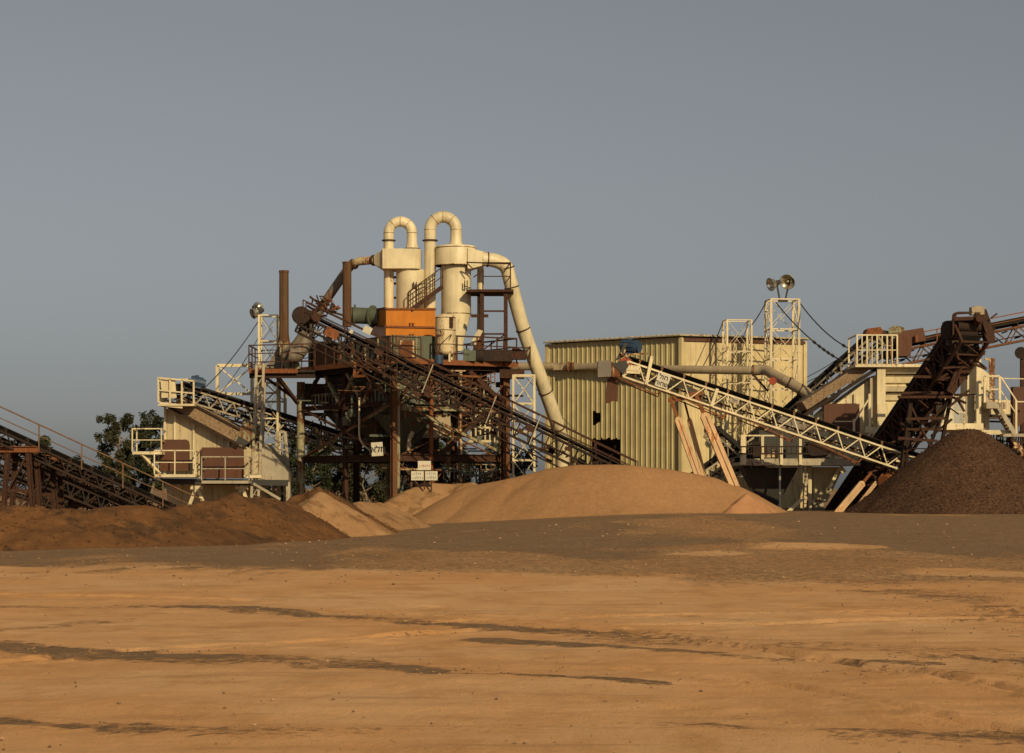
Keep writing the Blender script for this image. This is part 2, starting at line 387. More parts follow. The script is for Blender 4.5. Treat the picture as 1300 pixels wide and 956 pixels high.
# =============================================================== GROUND
def seg_dist(x, y, pts):
    d = np.full(x.shape, 1e9); tt = np.zeros(x.shape)
    for (ax, ay, az), (bx, by, bz) in zip(pts[:-1], pts[1:]):
        ux, uy = bx-ax, by-ay; L2 = ux*ux+uy*uy
        t = np.clip(((x-ax)*ux+(y-ay)*uy)/L2, 0, 1); dd = np.hypot(x-ax-t*ux, y-ay-t*uy)
        k = dd < d; d = np.where(k, dd, d); tt = np.where(k, az+t*(bz-az), tt)
    return d, tt
def gp(px, py, z=0.0):
    D = F*(CZ-z)/(py-HY); return ((px-HX)*D/F, D)
def make_ground():
    front = list(np.arange(math.radians(-20), math.radians(20), math.radians(.075)))
    side = list(np.arange(math.radians(20), math.radians(340), math.radians(4)))
    ang = np.array(front+side)
    rad = [1.0, 3, 6]
    while rad[-1] < 14: rad.append(rad[-1]*1.06)
    while rad[-1] < 38: rad.append(rad[-1]*1.0036)
    while rad[-1] < 60: rad.append(rad[-1]*1.0055)
    while rad[-1] < 130: rad.append(rad[-1]*1.0085)
    while rad[-1] < 6000: rad.append(rad[-1]*1.12)
    rad = np.array(rad); A, Rr = np.meshgrid(ang, rad)
    x = (Rr*np.sin(A)).ravel(); y = (Rr*np.cos(A)).ravel()
    near = sstep(200, 120, np.hypot(x, y))
    z = g(x, y)*near
    # gravel mask: bands and wheel tracks across the orange fines
    bx = [gp(px, py) for px, py in ((-900, 708), (0, 718), (300, 727), (650, 733), (1000, 742), (1300, 748), (2300, 770))]
    yy = np.interp(x, [b[0] for b in bx], [b[1] for b in bx])
    n1 = fbm(x*.35, y*.15, 21, 5); n2 = fbm(x*2.2, y*1.2, 31, 4)
    gr = sstep(-2.4, 2.8, y-yy+n1*8+n2*3.2)
    patch = sstep(.03, .16, fbm(x*.16+4, y*.06, 61, 5)+.10*sstep(60, 44, y)); gr = gr*(1-.42*patch)
    def track(pts, w, s, amp=1.0):
        q = [gp(a, b)+(1,) for a, b in pts]; d, _ = seg_dist(x, y, q)
        return amp*sstep(w*1.5, w*.0, d+fbm(x*.5, y*.4, s, 5)*w*2.6+fbm(x*3, y*1.6, s+7, 4)*w*1.5)*(.55+.9*sstep(-.25, .2, fbm(x*.35, y*.6, s+3, 3)))
    tr = [track([(-200, 775), (180, 770), (300, 772), (380, 780), (480, 787)], .33, 41, .8),
          track([(380, 778), (520, 790), (700, 800), (900, 815), (1120, 832), (1300, 842), (1700, 870)], .40, 42, .85),
          track([(330, 773), (420, 781), (500, 786)], .60, 52, .9),
          track([(620, 812), (780, 820), (1000, 838), (1180, 842)], .22, 43, .7),
          track([(-300, 800), (0, 820), (200, 832), (400, 842), (540, 852)], .50, 44, .95),
          track([(520, 852), (700, 860), (830, 868)], .16, 64, .7),
          track([(780, 806), (950, 818), (1150, 826), (1350, 834), (1600, 850)], .65, 45, .75),
          track([(1130, 748), (1230, 765), (1320, 790), (1500, 830)], .9, 46, .55),
          track([(700, 770), (850, 780), (940, 786)], .25, 47, .45),
          track([(0, 800), (120, 790), (220, 780)], .25, 48, .4),
          track([(1180, 858), (1300, 862), (1500, 870)], .6, 49, .7),
          track([(-200, 905), (300, 930), (800, 915), (1500, 945)], .25, 50, .6)]
    for t in tr: gr = np.maximum(gr, t*.86)
    for t, a_ in zip(tr, (.0,)*0): pass
    op = np.zeros_like(x)
    for (px, py, wx, wy) in ((1040, 685, 1.9, 2.2), (1215, 708, 2.0, 2.4), (740, 716, 3.0, 2.6), (890, 690, 1.2, 1.6), (520, 712, 2.0, 1.6)):
        cx, cy = gp(px, py, .3); r_ = np.hypot((x-cx)/wx, (y-cy)/wy)+fbm(x*.9, y*.5, 71, 5)*1.6
        op = np.maximum(op, sstep(1.05, .6, r_))
    gr = np.clip(gr*(1-op*.62), 0, 1)
    nz = sstep(50, 30, np.hypot(x, y))*sstep(8, 12, np.hypot(x, y))
    z = z+nz*(.035*gr*(.4+fbm(x*2, y*2, 91, 4)*1.5)+.028*fbm(x*2.2, y*2.2, 95, 5)+.05*fbm(x*.45, y*1.1, 96, 3)*(1-gr))
    gr = gr*.86
    for k, (pts, wr, dep) in enumerate((([(-300, 862), (200, 822), (700, 796), (1500, 782)], .17, .035), ([(-300, 842), (200, 806), (700, 783), (1500, 770)], .17, .030), ([(-300, 748), (300, 762), (800, 800), (1250, 870), (1500, 930)], .16, .035), ([(-300, 741), (300, 753), (850, 785), (1400, 862)], .16, .03), ([(-200, 790), (500, 815), (1000, 870), (1300, 930)], .15, .03))):
        d, _ = seg_dist(x, y, [gp(a, b)+(1,) for a, b in pts]); d = np.abs(d+fbm(x*.25, y*.3, 200+k, 3)*.5)
        on = sstep(-.12, .12, fbm(x*.15, y*.2, 210+k, 3)+.08)*(.5+fbm(x*5, y*5, 220+k, 2)+.5)
        z = z+nz*dep*on*(-sstep(wr*1.1, wr*.5, d)+.55*sstep(wr*.9, wr*1.25, d)*sstep(wr*2.2, wr*1.5, d))
        gr = np.maximum(gr, .30*on*nz*sstep(wr*1.3, wr*.4, d))
    nr, na = len(rad), len(ang)
    i = np.arange(nr-1)[:, None]*na; j = np.arange(na)[None, :]; jn = (j+1) % na
    fc = np.stack([i+j, i+na+j, i+na+jn, i+jn], -1).reshape(-1, 4)
    vs = np.stack([x, y, z], 1); vs = np.vstack([vs, [[0, 0, float(z[0])]]])
    gr = np.append(gr, 0.2)
    tri = [(k, (k+1) % na, len(vs)-1) for k in range(na)]
    me = bpy.data.meshes.new('ground'); me.from_pydata(vs.tolist(), [], fc[:, ::-1].tolist()+tri)
    at = me.attributes.new('gravel', 'FLOAT', 'POINT'); at.data.foreach_set('value', gr.astype(np.float32))
    me.shade_smooth()
    m, nt, b = new_mat('quarry_ground')
    co = N(nt, 'ShaderNodeTexCoord').outputs['Object']; ga = N(nt, 'ShaderNodeAttribute', attribute_name='gravel').outputs['Fac']
    n0 = noise(nt, co, .22, 5, .6); n1 = noise(nt, co, 1.3, 7, .7, (1, .6, 1), 2); n2 = noise(nt, co, 7, 6, .85, None, 3); n3 = noise(nt, co, 30, 4, .8, None, 4)
    nt_ = noise(nt, co, 1.0, 6, .7, (.35, 3.2, 1), 9)
    sand = mixc(nt, ramp(nt, n0, .35, .65), (.67, .355, .150), (.73, .435, .215))
    sand = mixc(nt, math_(nt, 'MULTIPLY', ramp(nt, n1, .45, .68), .6), sand, (.50, .25, .095))
    sand = mixc(nt, math_(nt, 'MULTIPLY', ramp(nt, n2, .56, .72), .45), sand, (.34, .19, .09))
    sand = mixc(nt, math_(nt, 'MULTIPLY', ramp(nt, n3, .5, .75), .35), sand, (.74, .46, .24))
    sand = mixc(nt, math_(nt, 'MULTIPLY', ramp(nt, nt_, .52, .66), .45), sand, (.42, .235, .11))
    sand = mixc(nt, math_(nt, 'MULTIPLY', ramp(nt, nt_, .45, .30), .5), sand, (.78, .44, .20))
    gv = mixc(nt, ramp(nt, n1, .35, .65), (.27, .168, .090), (.34, .220, .125))
    gv = mixc(nt, ramp(nt, n2, .45, .65), gv, (.19, .122, .070))
    gv = mixc(nt, math_(nt, 'MULTIPLY', ramp(nt, n3, .5, .72), .6), gv, (.38, .26, .17))
    mm = math_(nt, 'ADD', ga, math_(nt, 'MULTIPLY', math_(nt, 'SUBTRACT', n2, .5), 2.2))
    mk = ramp(nt, mm, .30, .80)
    nt.links.new(mixc(nt, mk, sand, gv), b.inputs['Base Color'])
    b.inputs['Roughness'].default_value = .95; b.inputs['Specular IOR Level'].default_value = .1
    hgt = math_(nt, 'ADD', math_(nt, 'MULTIPLY', n2, math_(nt, 'ADD', math_(nt, 'MULTIPLY', mk, .8), .35)), math_(nt, 'MULTIPLY', n3, .3))
    bump(nt, b, math_(nt, 'ADD', hgt, math_(nt, 'MULTIPLY', n1, .8)), .85, .06)
    me.materials.append(m)
    o = bpy.data.objects.new('ground', me); C.objects.link(o); o['kind'] = 'structure'
    # loose stones: denser where gravel lies
    m = MB(); n = 0; NS = 70000; rs = np.random.RandomState(4)
    D = 12*np.exp(rs.rand(NS)*math.log(75/12)); px = rs.uniform(-150, 1450, NS)
    xx = (px-HX)*D/F
    gg = np.maximum.reduce([sstep(w, 0, seg_dist(xx, D, [gp(a, b_)+(1,) for a, b_ in pts])[0]) for pts, w in (
        ([(300, 773), (520, 788), (900, 815), (1300, 842), (1700, 870)], 1.3), ([(-300, 800), (0, 820), (430, 842), (820, 866)], 1.0), ([(1130, 748), (1320, 790), (1500, 830)], 2.4), ([(1180, 858), (1500, 870)], 1.6))])
    keep = rs.rand(NS) < (.022+.45*gg+.10*(D > 38))
    zz = g(xx, D)
    ico = [(0, 0, 1), (.9, 0, .2), (.3, .85, .1), (-.75, .5, .2), (-.7, -.55, .1), (.3, -.85, .2), (0, 0, -.6)]
    fi = [(0, 1, 2), (0, 2, 3), (0, 3, 4), (0, 4, 5), (0, 5, 1), (6, 2, 1), (6, 3, 2), (6, 4, 3), (6, 5, 4), (6, 1, 5)]
    for a, d, z_ in zip(xx[keep], D[keep], zz[keep]):
        r_ = (.004+.020*rnd.random()**4)*(1+.9*(d > 35)+.8*(d > 60)); t = rnd.random()*6.28; c_, s_ = math.cos(t), math.sin(t)
        vs_ = [(a+r_*(u*c_-v*s_)*rnd.uniform(.7, 1.3), d+r_*(u*s_+v*c_)*rnd.uniform(.7, 1.3), z_+r_*(w*.7+.15)) for u, v, w in ico]
        m.add(vs_, fi)
    mt, nt, b = new_mat('loose_stone'); gi = N(nt, 'ShaderNodeNewGeometry')
    cr = N(nt, 'ShaderNodeValToRGB'); nt.links.new(gi.outputs['Random Per Island'], cr.inputs[0])
    e = cr.color_ramp.elements; e[0].color = (.16, .10, .055, 1); e[1].color = (.50, .31, .17, 1); e2 = e.new(.6); e2.color = (.30, .18, .095, 1)
    nt.links.new(cr.outputs[0], b.inputs['Base Color']); b.inputs['Roughness'].default_value = .9
    s = m.build('loose_stones', mt, smooth=False); s['kind'] = 'stuff'; s['label'] = 'small loose stones strewn over the orange and grey yard'
make_ground()

# =============================================================== SAND AND GRAVEL HEAPS
def heap(name, label, cat, ridge, slope, mat, namp=.1, seed=1, res=.12, rnd_=.25, group='heaps of sand and gravel', nscale=.9, gully=0.0, pad=.4, clods=0, csz=.03, wb=.3):
    q = [(P(*r_[:3]).x, r_[2], P(*r_[:3]).z) for r_ in ridge]
    hm = max(p[2] for p in q)-min(gz(p[0], p[1]) for p in q)+.3; e = hm/slope+pad
    x0, x1 = min(p[0] for p in q)-e, max(p[0] for p in q)+e; y0, y1 = min(p[1] for p in q)-e, max(p[1] for p in q)+e
    xs = np.arange(x0, x1, res); ys = np.arange(y0, y1, res); Xg, Yg = np.meshgrid(xs, ys); x = Xg.ravel(); y = Yg.ravel()
    z = np.full(x.shape, -9.0)
    wob = 1+wb*fbm(x*.5, y*.5, seed+50, 3)
    for (ax, ay, az), (bx, by, bz) in zip(q[:-1], q[1:]):
        ux, uy = bx-ax, by-ay; L2 = max(ux*ux+uy*uy, 1e-6); t = np.clip(((x-ax)*ux+(y-ay)*uy)/L2, 0, 1)
        d = np.hypot(x-ax-t*ux, y-ay-t*uy); z = np.maximum(z, az+t*(bz-az)-slope*wob*(np.sqrt(d*d+rnd_**2)-rnd_))
    gg = g(x, y); hh = z-gg
    z = z+(fbm(x*nscale, y*nscale, seed, 5)*2*namp+fbm(x*4, y*4, seed+9, 4)*namp*.5)*np.clip(hh*1.2+.25, 0, 1)
    if gully: z = z-gully*np.abs(fbm(x*1.6, y*.5, seed+77, 4))*np.clip(hh, 0, 1)
    gd = g(x, y); hh = z-gd
    skirt = hh < 0; z = np.where(skirt, gd+np.maximum(hh*.3, -.06), z)
    if clods:
        rs = np.random.RandomState(seed); sel = np.where(hh > .03)[0]; pick = rs.choice(sel, min(clods, len(sel)), False); clod = [(x[i]+rs.uniform(-res, res)*.5, y[i]+rs.uniform(-res, res)*.5, z[i], csz*(.4+1.3*rs.rand()**3)) for i in pick]
    ny, nx = Xg.shape; ok = hh > -.22
    idx = np.arange(ny*nx).reshape(ny, nx); a, b_, c, d_ = idx[:-1, :-1].ravel(), idx[:-1, 1:].ravel(), idx[1:, 1:].ravel(), idx[1:, :-1].ravel()
    k = ok[a] & ok[b_] & ok[c] & ok[d_]
    used = np.unique(np.concatenate([a[k], b_[k], c[k], d_[k]])); mp = -np.ones(ny*nx, int); mp[used] = np.arange(len(used))
    vs = np.stack([x[used], y[used], z[used]], 1); cx, cy = vs[:, 0].mean(), vs[:, 1].mean(); cz = gz(cx, cy)
    vl = (vs-[cx, cy, cz]).tolist(); fl = np.stack([mp[a[k]], mp[b_[k]], mp[c[k]], mp[d_[k]]], 1).tolist()
    if clods:
        rr_ = random.Random(seed)
        for (px_, py_, pz_, r_) in clod:
            k0 = len(vl); vl += [[px_-cx+r_*u*rr_.uniform(.7, 1.3), py_-cy+r_*v*rr_.uniform(.7, 1.3), pz_-cz+r_*w*.8] for u, v, w in ((0, 0, 1), (.9, 0, .2), (.3, .85, .1), (-.75, .5, .2), (-.7, -.55, .1), (.3, -.85, .2))]
            fl += [[k0, k0+i, k0+(i % 5)+1] if False else [k0, k0+i, k0+1+(i % 5)] for i in range(1, 6)]
    me = bpy.data.meshes.new(name); me.from_pydata(vl, [], fl)
    me.materials.append(M[mat]); me.shade_smooth()
    o = bpy.data.objects.new(name, me); C.objects.link(o); o.location = (cx, cy, cz); return tag(o, label, cat, group)
heap('sand_pile', 'long smooth tan sand pile with a flat crest in front of the corrugated shed', 'sand pile',
     [(600, 617, 92.5), (650, 607, 92), (700, 594, 92), (735, 590, 91.5), (800, 590, 91), (850, 596, 91), (900, 605, 91), (932, 617, 91), (952, 634, 91)], .56, 'sand_tan', .022, 1, .10, .35, wb=.10, clods=2500, csz=.02)
heap('sand_pile', 'low tan sand pile between the two legend boards and the long smooth pile', 'sand pile',
     [(488, 640, 93), (520, 622, 95), (540, 612, 95.5), (575, 614, 96), (600, 613, 95.5)], .60, 'sand_light', .07, 2, .11, .15)
heap('sand_pile', 'small pinkish sand pile at the right foot of the long tan pile', 'sand pile',
     [(932, 640, 87.6), (948, 628, 88.6), (972, 640, 89.2)], .75, 'sand_pink', .10, 3, .07, .05)
heap('gravel_pile', 'tall dark brown gravel cone under the black conveyor head', 'gravel pile',
     [(1224, 545, 90), (1234, 545, 90)], .80, 'gravel_black', .03, 4, .09, .65, nscale=2.4, clods=14000, csz=.035, wb=.12)
heap('gravel_pile', 'low dark gravel mound at the front foot of the tall gravel cone', 'gravel pile',
     [(1165, 640, 86.5), (1195, 636, 86.5), (1235, 640, 86.5)], .5, 'gravel_black', .05, 14, .11, .3, clods=2000, csz=.035)
heap('earth_bank', 'long low dark brown bank of quarry fines at the left edge', 'bank',
     [(-500, 644, 56), (-150, 641, 58), (0, 641, 59), (110, 644, 60), (180, 643, 61), (235, 652, 62)], .52, 'sand_brown', .17, 5, .08, .25, gully=.2, nscale=1.1, clods=3000, csz=.035)
heap('earth_mound', 'reddish brown mound below the cream screening house', 'mound',
     [(190, 652, 64), (245, 637, 66), (300, 628, 67), (345, 634, 69), (372, 640, 71)], .55, 'sand_brown', .15, 6, .08, .15, gully=.25, nscale=1.1, clods=2200, csz=.035)
heap('earth_mound', 'sharp ridged brown mound peaking beside the left round column', 'mound',
     [(330, 648, 72), (365, 632, 73.5), (392, 622, 74), (406, 614, 74), (420, 625, 74.5), (445, 641, 75)], .66, 'sand_brown', .17, 7, .07, .05, gully=.35, nscale=1.3, clods=2500, csz=.035)
heap('sand_pile', 'pale sand spill sloping in front of the sharp brown mound', 'sand pile',
     [(352, 672, 68.6), (380, 645, 70.6), (407, 623, 72.3), (430, 638, 73), (468, 655, 74)], .62, 'sand_light', .08, 8, .08, .08, gully=.12, clods=700, csz=.03)
heap('sand_pile', 'low mixed sand pile with a grey streak left of the sign boards', 'sand pile',
     [(425, 646, 76), (455, 637, 79), (480, 637, 81), (505, 648, 82.5)], .5, 'sand_light', .09, 9, .09, .1, gully=.15, clods=900, csz=.03)
heap('earth_mound', 'smallest brown spill at the front foot of the brown bank', 'mound',
     [(215, 676, 60.5), (262, 668, 62.5), (300, 672, 64.2)], .42, 'sand_brown', .06, 10, .08, .2)

# =============================================================== TREES
def leaves(m, c, rx, rz, n, size, r):
    for _ in range(n):
        while True:
            a, b, d = r.uniform(-1, 1), r.uniform(-1, 1), r.uniform(-1, 1)
            if a*a+b*b+d*d < 1: break
        k = r.uniform(.55, 1.0)**.4
        p = V((c.x+a*rx*k, c.y+b*rx*k, c.z+d*rz*k)); s = size*r.uniform(.5, 1.5)
        u = V((r.gauss(0, 1), r.gauss(0, 1), r.gauss(0, .6)-.8)).normalized(); w = u.orthogonal().normalized()
        w = (w*math.cos(r.random()*6)+u.cross(w)*math.sin(r.random()*6)).normalized()
        m.add([p, p+u*s*.5+w*s*.2, p+u*s, p+u*s*.5-w*s*.2], [(0, 1, 2, 3)])
def tree(label, px, top, D, w, kind='eucalyptus_tree', mat='leaf', seed=1, bare=.25, n=2600, size=.26):
    r = random.Random(seed); x = (px-HX)*D/F; b = V((x, D, gz(x, D)-.1)); H = CZ+(HY-top)*D/F-b.z
    t = thing(kind, label, 'tree', b, 'trees behind the plant')
    m = MB(); path = [b]; 
    for k in range(1, 7): path.append(V((b.x+r.gauss(0, .12), b.y+r.gauss(0, .12), b.z+H*.86*k/6)))
    m.pipe(path, [max(.025, H*.018*(1-k/6.6)) for k in range(7)], 8)
    lim = MB(); cl = MB(); cents = []
    nb = int(9+H*1.5)
    for k in range(nb):
        f = bare+(1-bare)*(k+.3)/nb; p0 = path[0].lerp(path[-1], min(1, f*1.05)); i = min(5, int(f*5.8)); p0 = path[i].lerp(path[i+1], f*5.8-i if f*5.8-i < 1 else 1)
        an = k*2.4+r.random(); rad = w*.5*(.35+.75*math.sin(math.pi*min(1, (f-bare*.6)/(1.12-bare*.6)))**.8)*r.uniform(.45, 1.0)
        e = p0+V((math.cos(an)*rad, math.sin(an)*rad, r.uniform(.15, .6)*rad+.15))
        if e.z > b.z+H*.97: e.z = b.z+H*.95
        lim.pipe([p0, p0.lerp(e, .5)-Z*.06, e], [.045, .03, .012], 5); cents.append(e)
        leaves(cl, e, w*r.uniform(.12, .21), w*r.uniform(.16, .27), int(n/nb*.72), size, r)
        e2 = e+V((r.gauss(0, w*.12), r.gauss(0, w*.12), r.uniform(-.2, .15)*w)); leaves(cl, e2, w*.10, w*.13, int(n/nb*.28), size, r)
    m.build('trunk', 'bark', t); lim.build('limbs', 'bark', t); cl.build('crown', mat, t, smooth=False)
TR = [('tall eucalyptus with an open ragged crown, first left of the cream screening house', 150, 511, 128, 2.3),
      ('eucalyptus with a dense dark top touching the corner of the cream screening house', 191, 509, 134, 2.2),
      ('small eucalyptus whose tip shows over the far left conveyor rail', 53, 541, 130, 1.9),
      ('low bushy eucalyptus in the gap between the two tallest left trees', 172, 566, 136, 2.4),
      ('thin eucalyptus low behind the left trestle frames', 78, 572, 131, 2.2),
      ('wide low tree behind the foot of the left conveyors', 120, 590, 133, 3.0),
      ('bushy tree seen through the left end of the rusty plant frame', 352, 566, 132, 3.0),
      ('tree seen under the cream truss conveyor inside the plant frame', 395, 540, 128, 3.0),
      ('low tree between the round column and the small white board', 428, 578, 131, 3.6),
      ('low tree just behind the small white board', 466, 562, 129, 3.2),
      ('low tree seen right of the tall front column', 520, 575, 131, 3.4),
      ('low tree seen under the plant stair', 575, 560, 130, 3.4),
      ('low tree behind the cream lattice post', 640, 565, 127, 3.2),
      ('small tree behind the right screening house stair', 1285, 560, 130, 2.6)]
for i, (lb, px, tp, D, w) in enumerate(TR):
    tree(lb, px, tp, D, w, 'eucalyptus_tree' if i < 6 else 'bushy_tree', 'leaf' if i % 3 else 'leaf2', 100+i, .12 if i not in (0, 1) else .3, 6500, .22)

# =============================================================== FAR LEFT CONVEYORS
conveyor('belt_conveyor', 'rusty far left conveyor on top, with a pale handrail along it', P(246, 662, 93), P(-260, 434, 80), 1.1, .50, .9, 'rust_dark', verts=True, rails=(1,), railmat='rail_brown', chord=.09, web=.05, group='rusty conveyors at the far left', rail_h=.95)
conveyor('belt_conveyor', 'middle one of the stacked rusty conveyors at the far left', P(185, 655, 98), P(-260, 474, 90), 1.0, .6, .8, 'rust_dark', rails=(1,), railmat='rust', rail_h=.7, verts=True, group='rusty conveyors at the far left')
conveyor('belt_conveyor', 'second lowest of the stacked rusty conveyors at the far left', P(165, 658, 102), P(-260, 520, 96), 1.0, .65, 1.0, 'rust_dark', rails=(1, -1), railmat='rust', group='rusty conveyors at the far left')
conveyor('belt_conveyor', 'lowest of the stacked rusty conveyors at the far left', P(125, 660, 106), P(-260, 556, 101), 1.0, .6, 1.0, 'rust', rails=(1,), railmat='rust', group='rusty conveyors at the far left', rail_h=.8)
def trestle(label, px0, px1, top, D, depth, mat='rust', group='rusty trestles'):
    a, b = P(px0, top, D), P(px1, top, D); t = thing('trestle_frame', label, 'trestle', ground_at((a+b)/2), group); dv = V((0, depth, 0))
    for p, o in ((a, -.25), (b, .25)):
        for q in (V((0, 0, 0)), dv):
            f = p+q+V((o, 0, 0)); f.z = gz(f.x, f.y)-.3; MB().ibeam(f, p+q, .2, .2, .03).build('leg', mat, t)
    m = MB()
    for q in (V((0, 0, 0)), dv): m.ibeam(a+q-V((.4, 0, -.12)), b+q+V((.4, 0, .12)), .2, .26, .03)
    m.beam(a, a+dv, .16); m.beam(b, b+dv, .16); m.build('cap_beam', 'rust_orange' if mat == 'rust' else mat, t)
    m = MB(); H = a.z-gz(a.x, a.y)
    for q in (V((0, 0, 0)), dv):
        m.beam(a+q-Z*H*.5, b+q, .07); m.beam(a+q-Z*H*.95, b+q-Z*H*.5, .07); m.beam(a+q-Z*H*.5, b+q-Z*H*.5, .12)
    m.build('cross_bracing', mat, t)
trestle('rusty trestle frame with a straight cap beam, leftmost under the far conveyor', 10, 36, 574, 86, 1.4)
trestle('rusty trestle frame with a slotted cap beam, beside the leftmost trestle', 46, 66, 585, 89, 1.3)
trestle('short rusty trestle frame low behind the two tall left trestles', 92, 116, 618, 97, 1.2)

# =============================================================== LEFT SCREENING HOUSE
def left_house():
    D = 101
    b = P(268, 640, D); t = thing('screening_house', 'cream steel screening house with dark brown covers and balconies, left of the plant', 'screening house', ground_at(b))
    def Q(px, py, d=0): return P(px, py, D+d)
    m = MB(); m.prism([Q(208, 604), Q(208, 520), Q(216, 518), Q(302, 562), Q(330, 575), Q(330, 604)], (0, 2.6, 0)); m.build('wall', 'cream_dusty', t)
    m = MB()
    for px, y0 in ((209.5, 517), (222, 528), (246, 538), (290, 560)): m.beam(Q(px, 606, -.06), Q(px, y0, -.06), .13, .1)
    m.beam(Q(206, 605, -.08), Q(332, 605, -.08), .12, .14); m.build('stiffener', 'cream', t)
    m = MB()
    for (x0, x1, y0, y1) in ((203, 240, 558, 598), (256, 309, 568, 607)):
        pts = [Q(x0, y1, -.35), Q(x0, y0, -.35), Q(x1-4, y0, -.35), Q(x1-1, y0+2, -.35), Q(x1, y0+6, -.35), Q(x1, y1, -.35)]
        mm = MB().prism(pts, (0, .22, 0)); mm.build('cover_plate', 'brown', t)
    # dust deck: inclined screen box resting on the wall
    a, c = Q(224, 511, -.3), Q(302, 553, -.3); u = (c-a).normalized(); n = V((0, -1, 0)).cross(u); n = n if n.z > 0 else -n
    L = (c-a).length; d0 = MB().box((a+c)/2+V((0, 1.2, 0)), L, 3.0, .78, u, V((0, 1, 0)), n); d0.build('screen_deck', 'dusty', t)
    m = MB(); m.box((a+c)/2+V((0, -.33, 0))-n*.36, L+.6, .14, .12, u, V((0, 1, 0)), n); m.box((a+c)/2+V((0, -.35, 0))+n*.32, L, .1, .1, u, V((0, 1, 0)), n)
    m.build('screen_frame', 'rust_dark', t)
    m = MB(); p = [Q(297, 562, -.5), Q(309, 534, -.5), Q(326, 538, -.5), Q(323, 556, -.5), Q(307, 567, -.5)]
    m.prism(p, (0, 2.4, 0)); m.build('discharge_chute', 'green_pale', t)
    m = MB(); m.prism([Q(299, 561, -.53), Q(303, 553, -.53), Q(318, 562, -.53), Q(308, 566, -.53)], (0, .025, 0)); m.build('chute_mouth_shade', 'dark', t)  # thin dark plate painted in for the shaded chute opening
    # slanted grey hopper on the right
    m = MB(); m.prism([Q(309, 606, .2), Q(318, 560, .2), Q(338, 564, .2), Q(366, 600, .2), Q(366, 612, .2)], (0, 2.4, 0)); m.build('side_hopper', 'cream_grey', t)
    # balconies
    def balcony(x0, x1, py, h, d, nm='balcony', mat='cream', ends=True):
        m = MB(); A, B = Q(x0, py, -1.3), Q(x1, py, -1.3); dv = V((0, 1.2, 0)); m.box((A+B)/2+dv/2, (B-A).length, 1.2, .14)
        o = m.build(nm, mat, t); r = MB(); railing(r, [A+dv, A+Z*.08, B+Z*.08, B+dv] if ends else [A+Z*.08, B+Z*.08], h, 1.0, .028); rr = r.build('handrail', mat, o); return o
    balcony(168, 205, 575, 1.1, 0); balcony(196, 248, 604, 1.15, 0); balcony(256, 316, 612, 1.15, 0, mat='cream_grey')
    m = MB(); m.beam(Q(180, 577, -1.2), Q(203, 602, -.2), .14); m.beam(Q(248, 606, -.8), Q(248, 573, -.8), .12); m.each('bracket', 'cream', t)
    # skirt, legs and inverted V frames
    m = MB(); m.prism([Q(214, 645, 1.6), Q(210, 613, 1.6), Q(336, 616, 1.6), Q(330, 645, 1.6)], (0, 1.4, 0)); m.build('base_skirt', 'cream_dusty', t)
    for x0, x1, xm in ((238, 262, 250), (296, 318, 307)):
        m = MB(); m.beam(Q(x0, 648, 0), Q(xm, 617, 0), .16); m.beam(Q(x1, 648, 0), Q(xm, 617, 0), .16); m.beam(Q(xm-8, 619, 0), Q(xm+8, 619, 0), .18); m.build('leg', 'cream', t)
    m = MB(); m.beam(Q(205, 611, .0), Q(366, 613, .0), .3, .28); m.beam(Q(205, 611, 2.4), Q(366, 613, 2.4), .3, .28); m.build('base_shade_beam', 'dark', t)  # coloured dark to stand in for the shade beneath the balconies
    m = MB(); m.beam(Q(322, 614, -.1), Q(356, 634, -.1), .12); m.beam(Q(366, 612, 0), Q(366, 640, 0), .2); m.build('base_strut', 'cream_grey', t)
left_house()
cv, q, L, u, s, n = conveyor('belt_conveyor', 'cream truss conveyor rising left to the railed head above the screening house', P(505, 580, 113), P(222, 492, 100.5), 1.15, .62, .95, 'cream_grey', chord=.08, web=.06, skirt=.1, cat='conveyor')
m = MB()
A = P(201, 511, 99.6); B = P(246, 517, 99.6)
m.box((A+B)/2+V((0, .9, 0)), (B-A).length, 1.9, .1); pl = m.build('head_platform', 'cream', cv)
m = MB(); railing(m, [A+V((0, 1.8, 0)), A, P(246, 515, 99.6)], 1.2, .5, .04); railing(m, [A+V((0, 1.8, 0)), P(240, 512, 101.4)], 1.2, .9, .03); m.build('handrail', 'cream', pl)
m = MB(); m.beam(P(203, 513, 99.7), P(232, 516, 99.7), .16, .2); m.prism([P(205, 505, 99.7), P(205, 483, 99.7), P(222, 481, 99.7), P(224, 505, 99.7)], (0, .1, 0)); m.build('guard_plate', 'cream', cv)
def motor(parent, c, axis, r=.22, l=.6, mat='blue'):
    c = V(c); axis = V(axis).normalized(); m = MB(); m.cyl(c-axis*l/2, c+axis*l/2, r, n=20); m.cyl(c+axis*l/2, c+axis*(l/2+.12), r*.8, n=20); m.cyl(c-axis*(l/2+.14), c-axis*l/2, r*.35, n=12)
    for k in range(10):
        t = k*math.pi/5; o = axis.orthogonal().normalized(); o2 = axis.cross(o); d = o*math.cos(t)+o2*math.sin(t); m.beam(c-axis*l*.42+d*r, c+axis*l*.42+d*r, .03, .06, d)
    m.box(c+Z*r*1.1, .18, .18, .12); m.box(c-Z*r*1.05, l*.6, r*1.6, .08, axis, axis.cross(Z).normalized(), Z)
    return m.build('motor', mat, parent)
motor(cv, P(250, 485, 100), (1, .2, -.2), .25, .62)
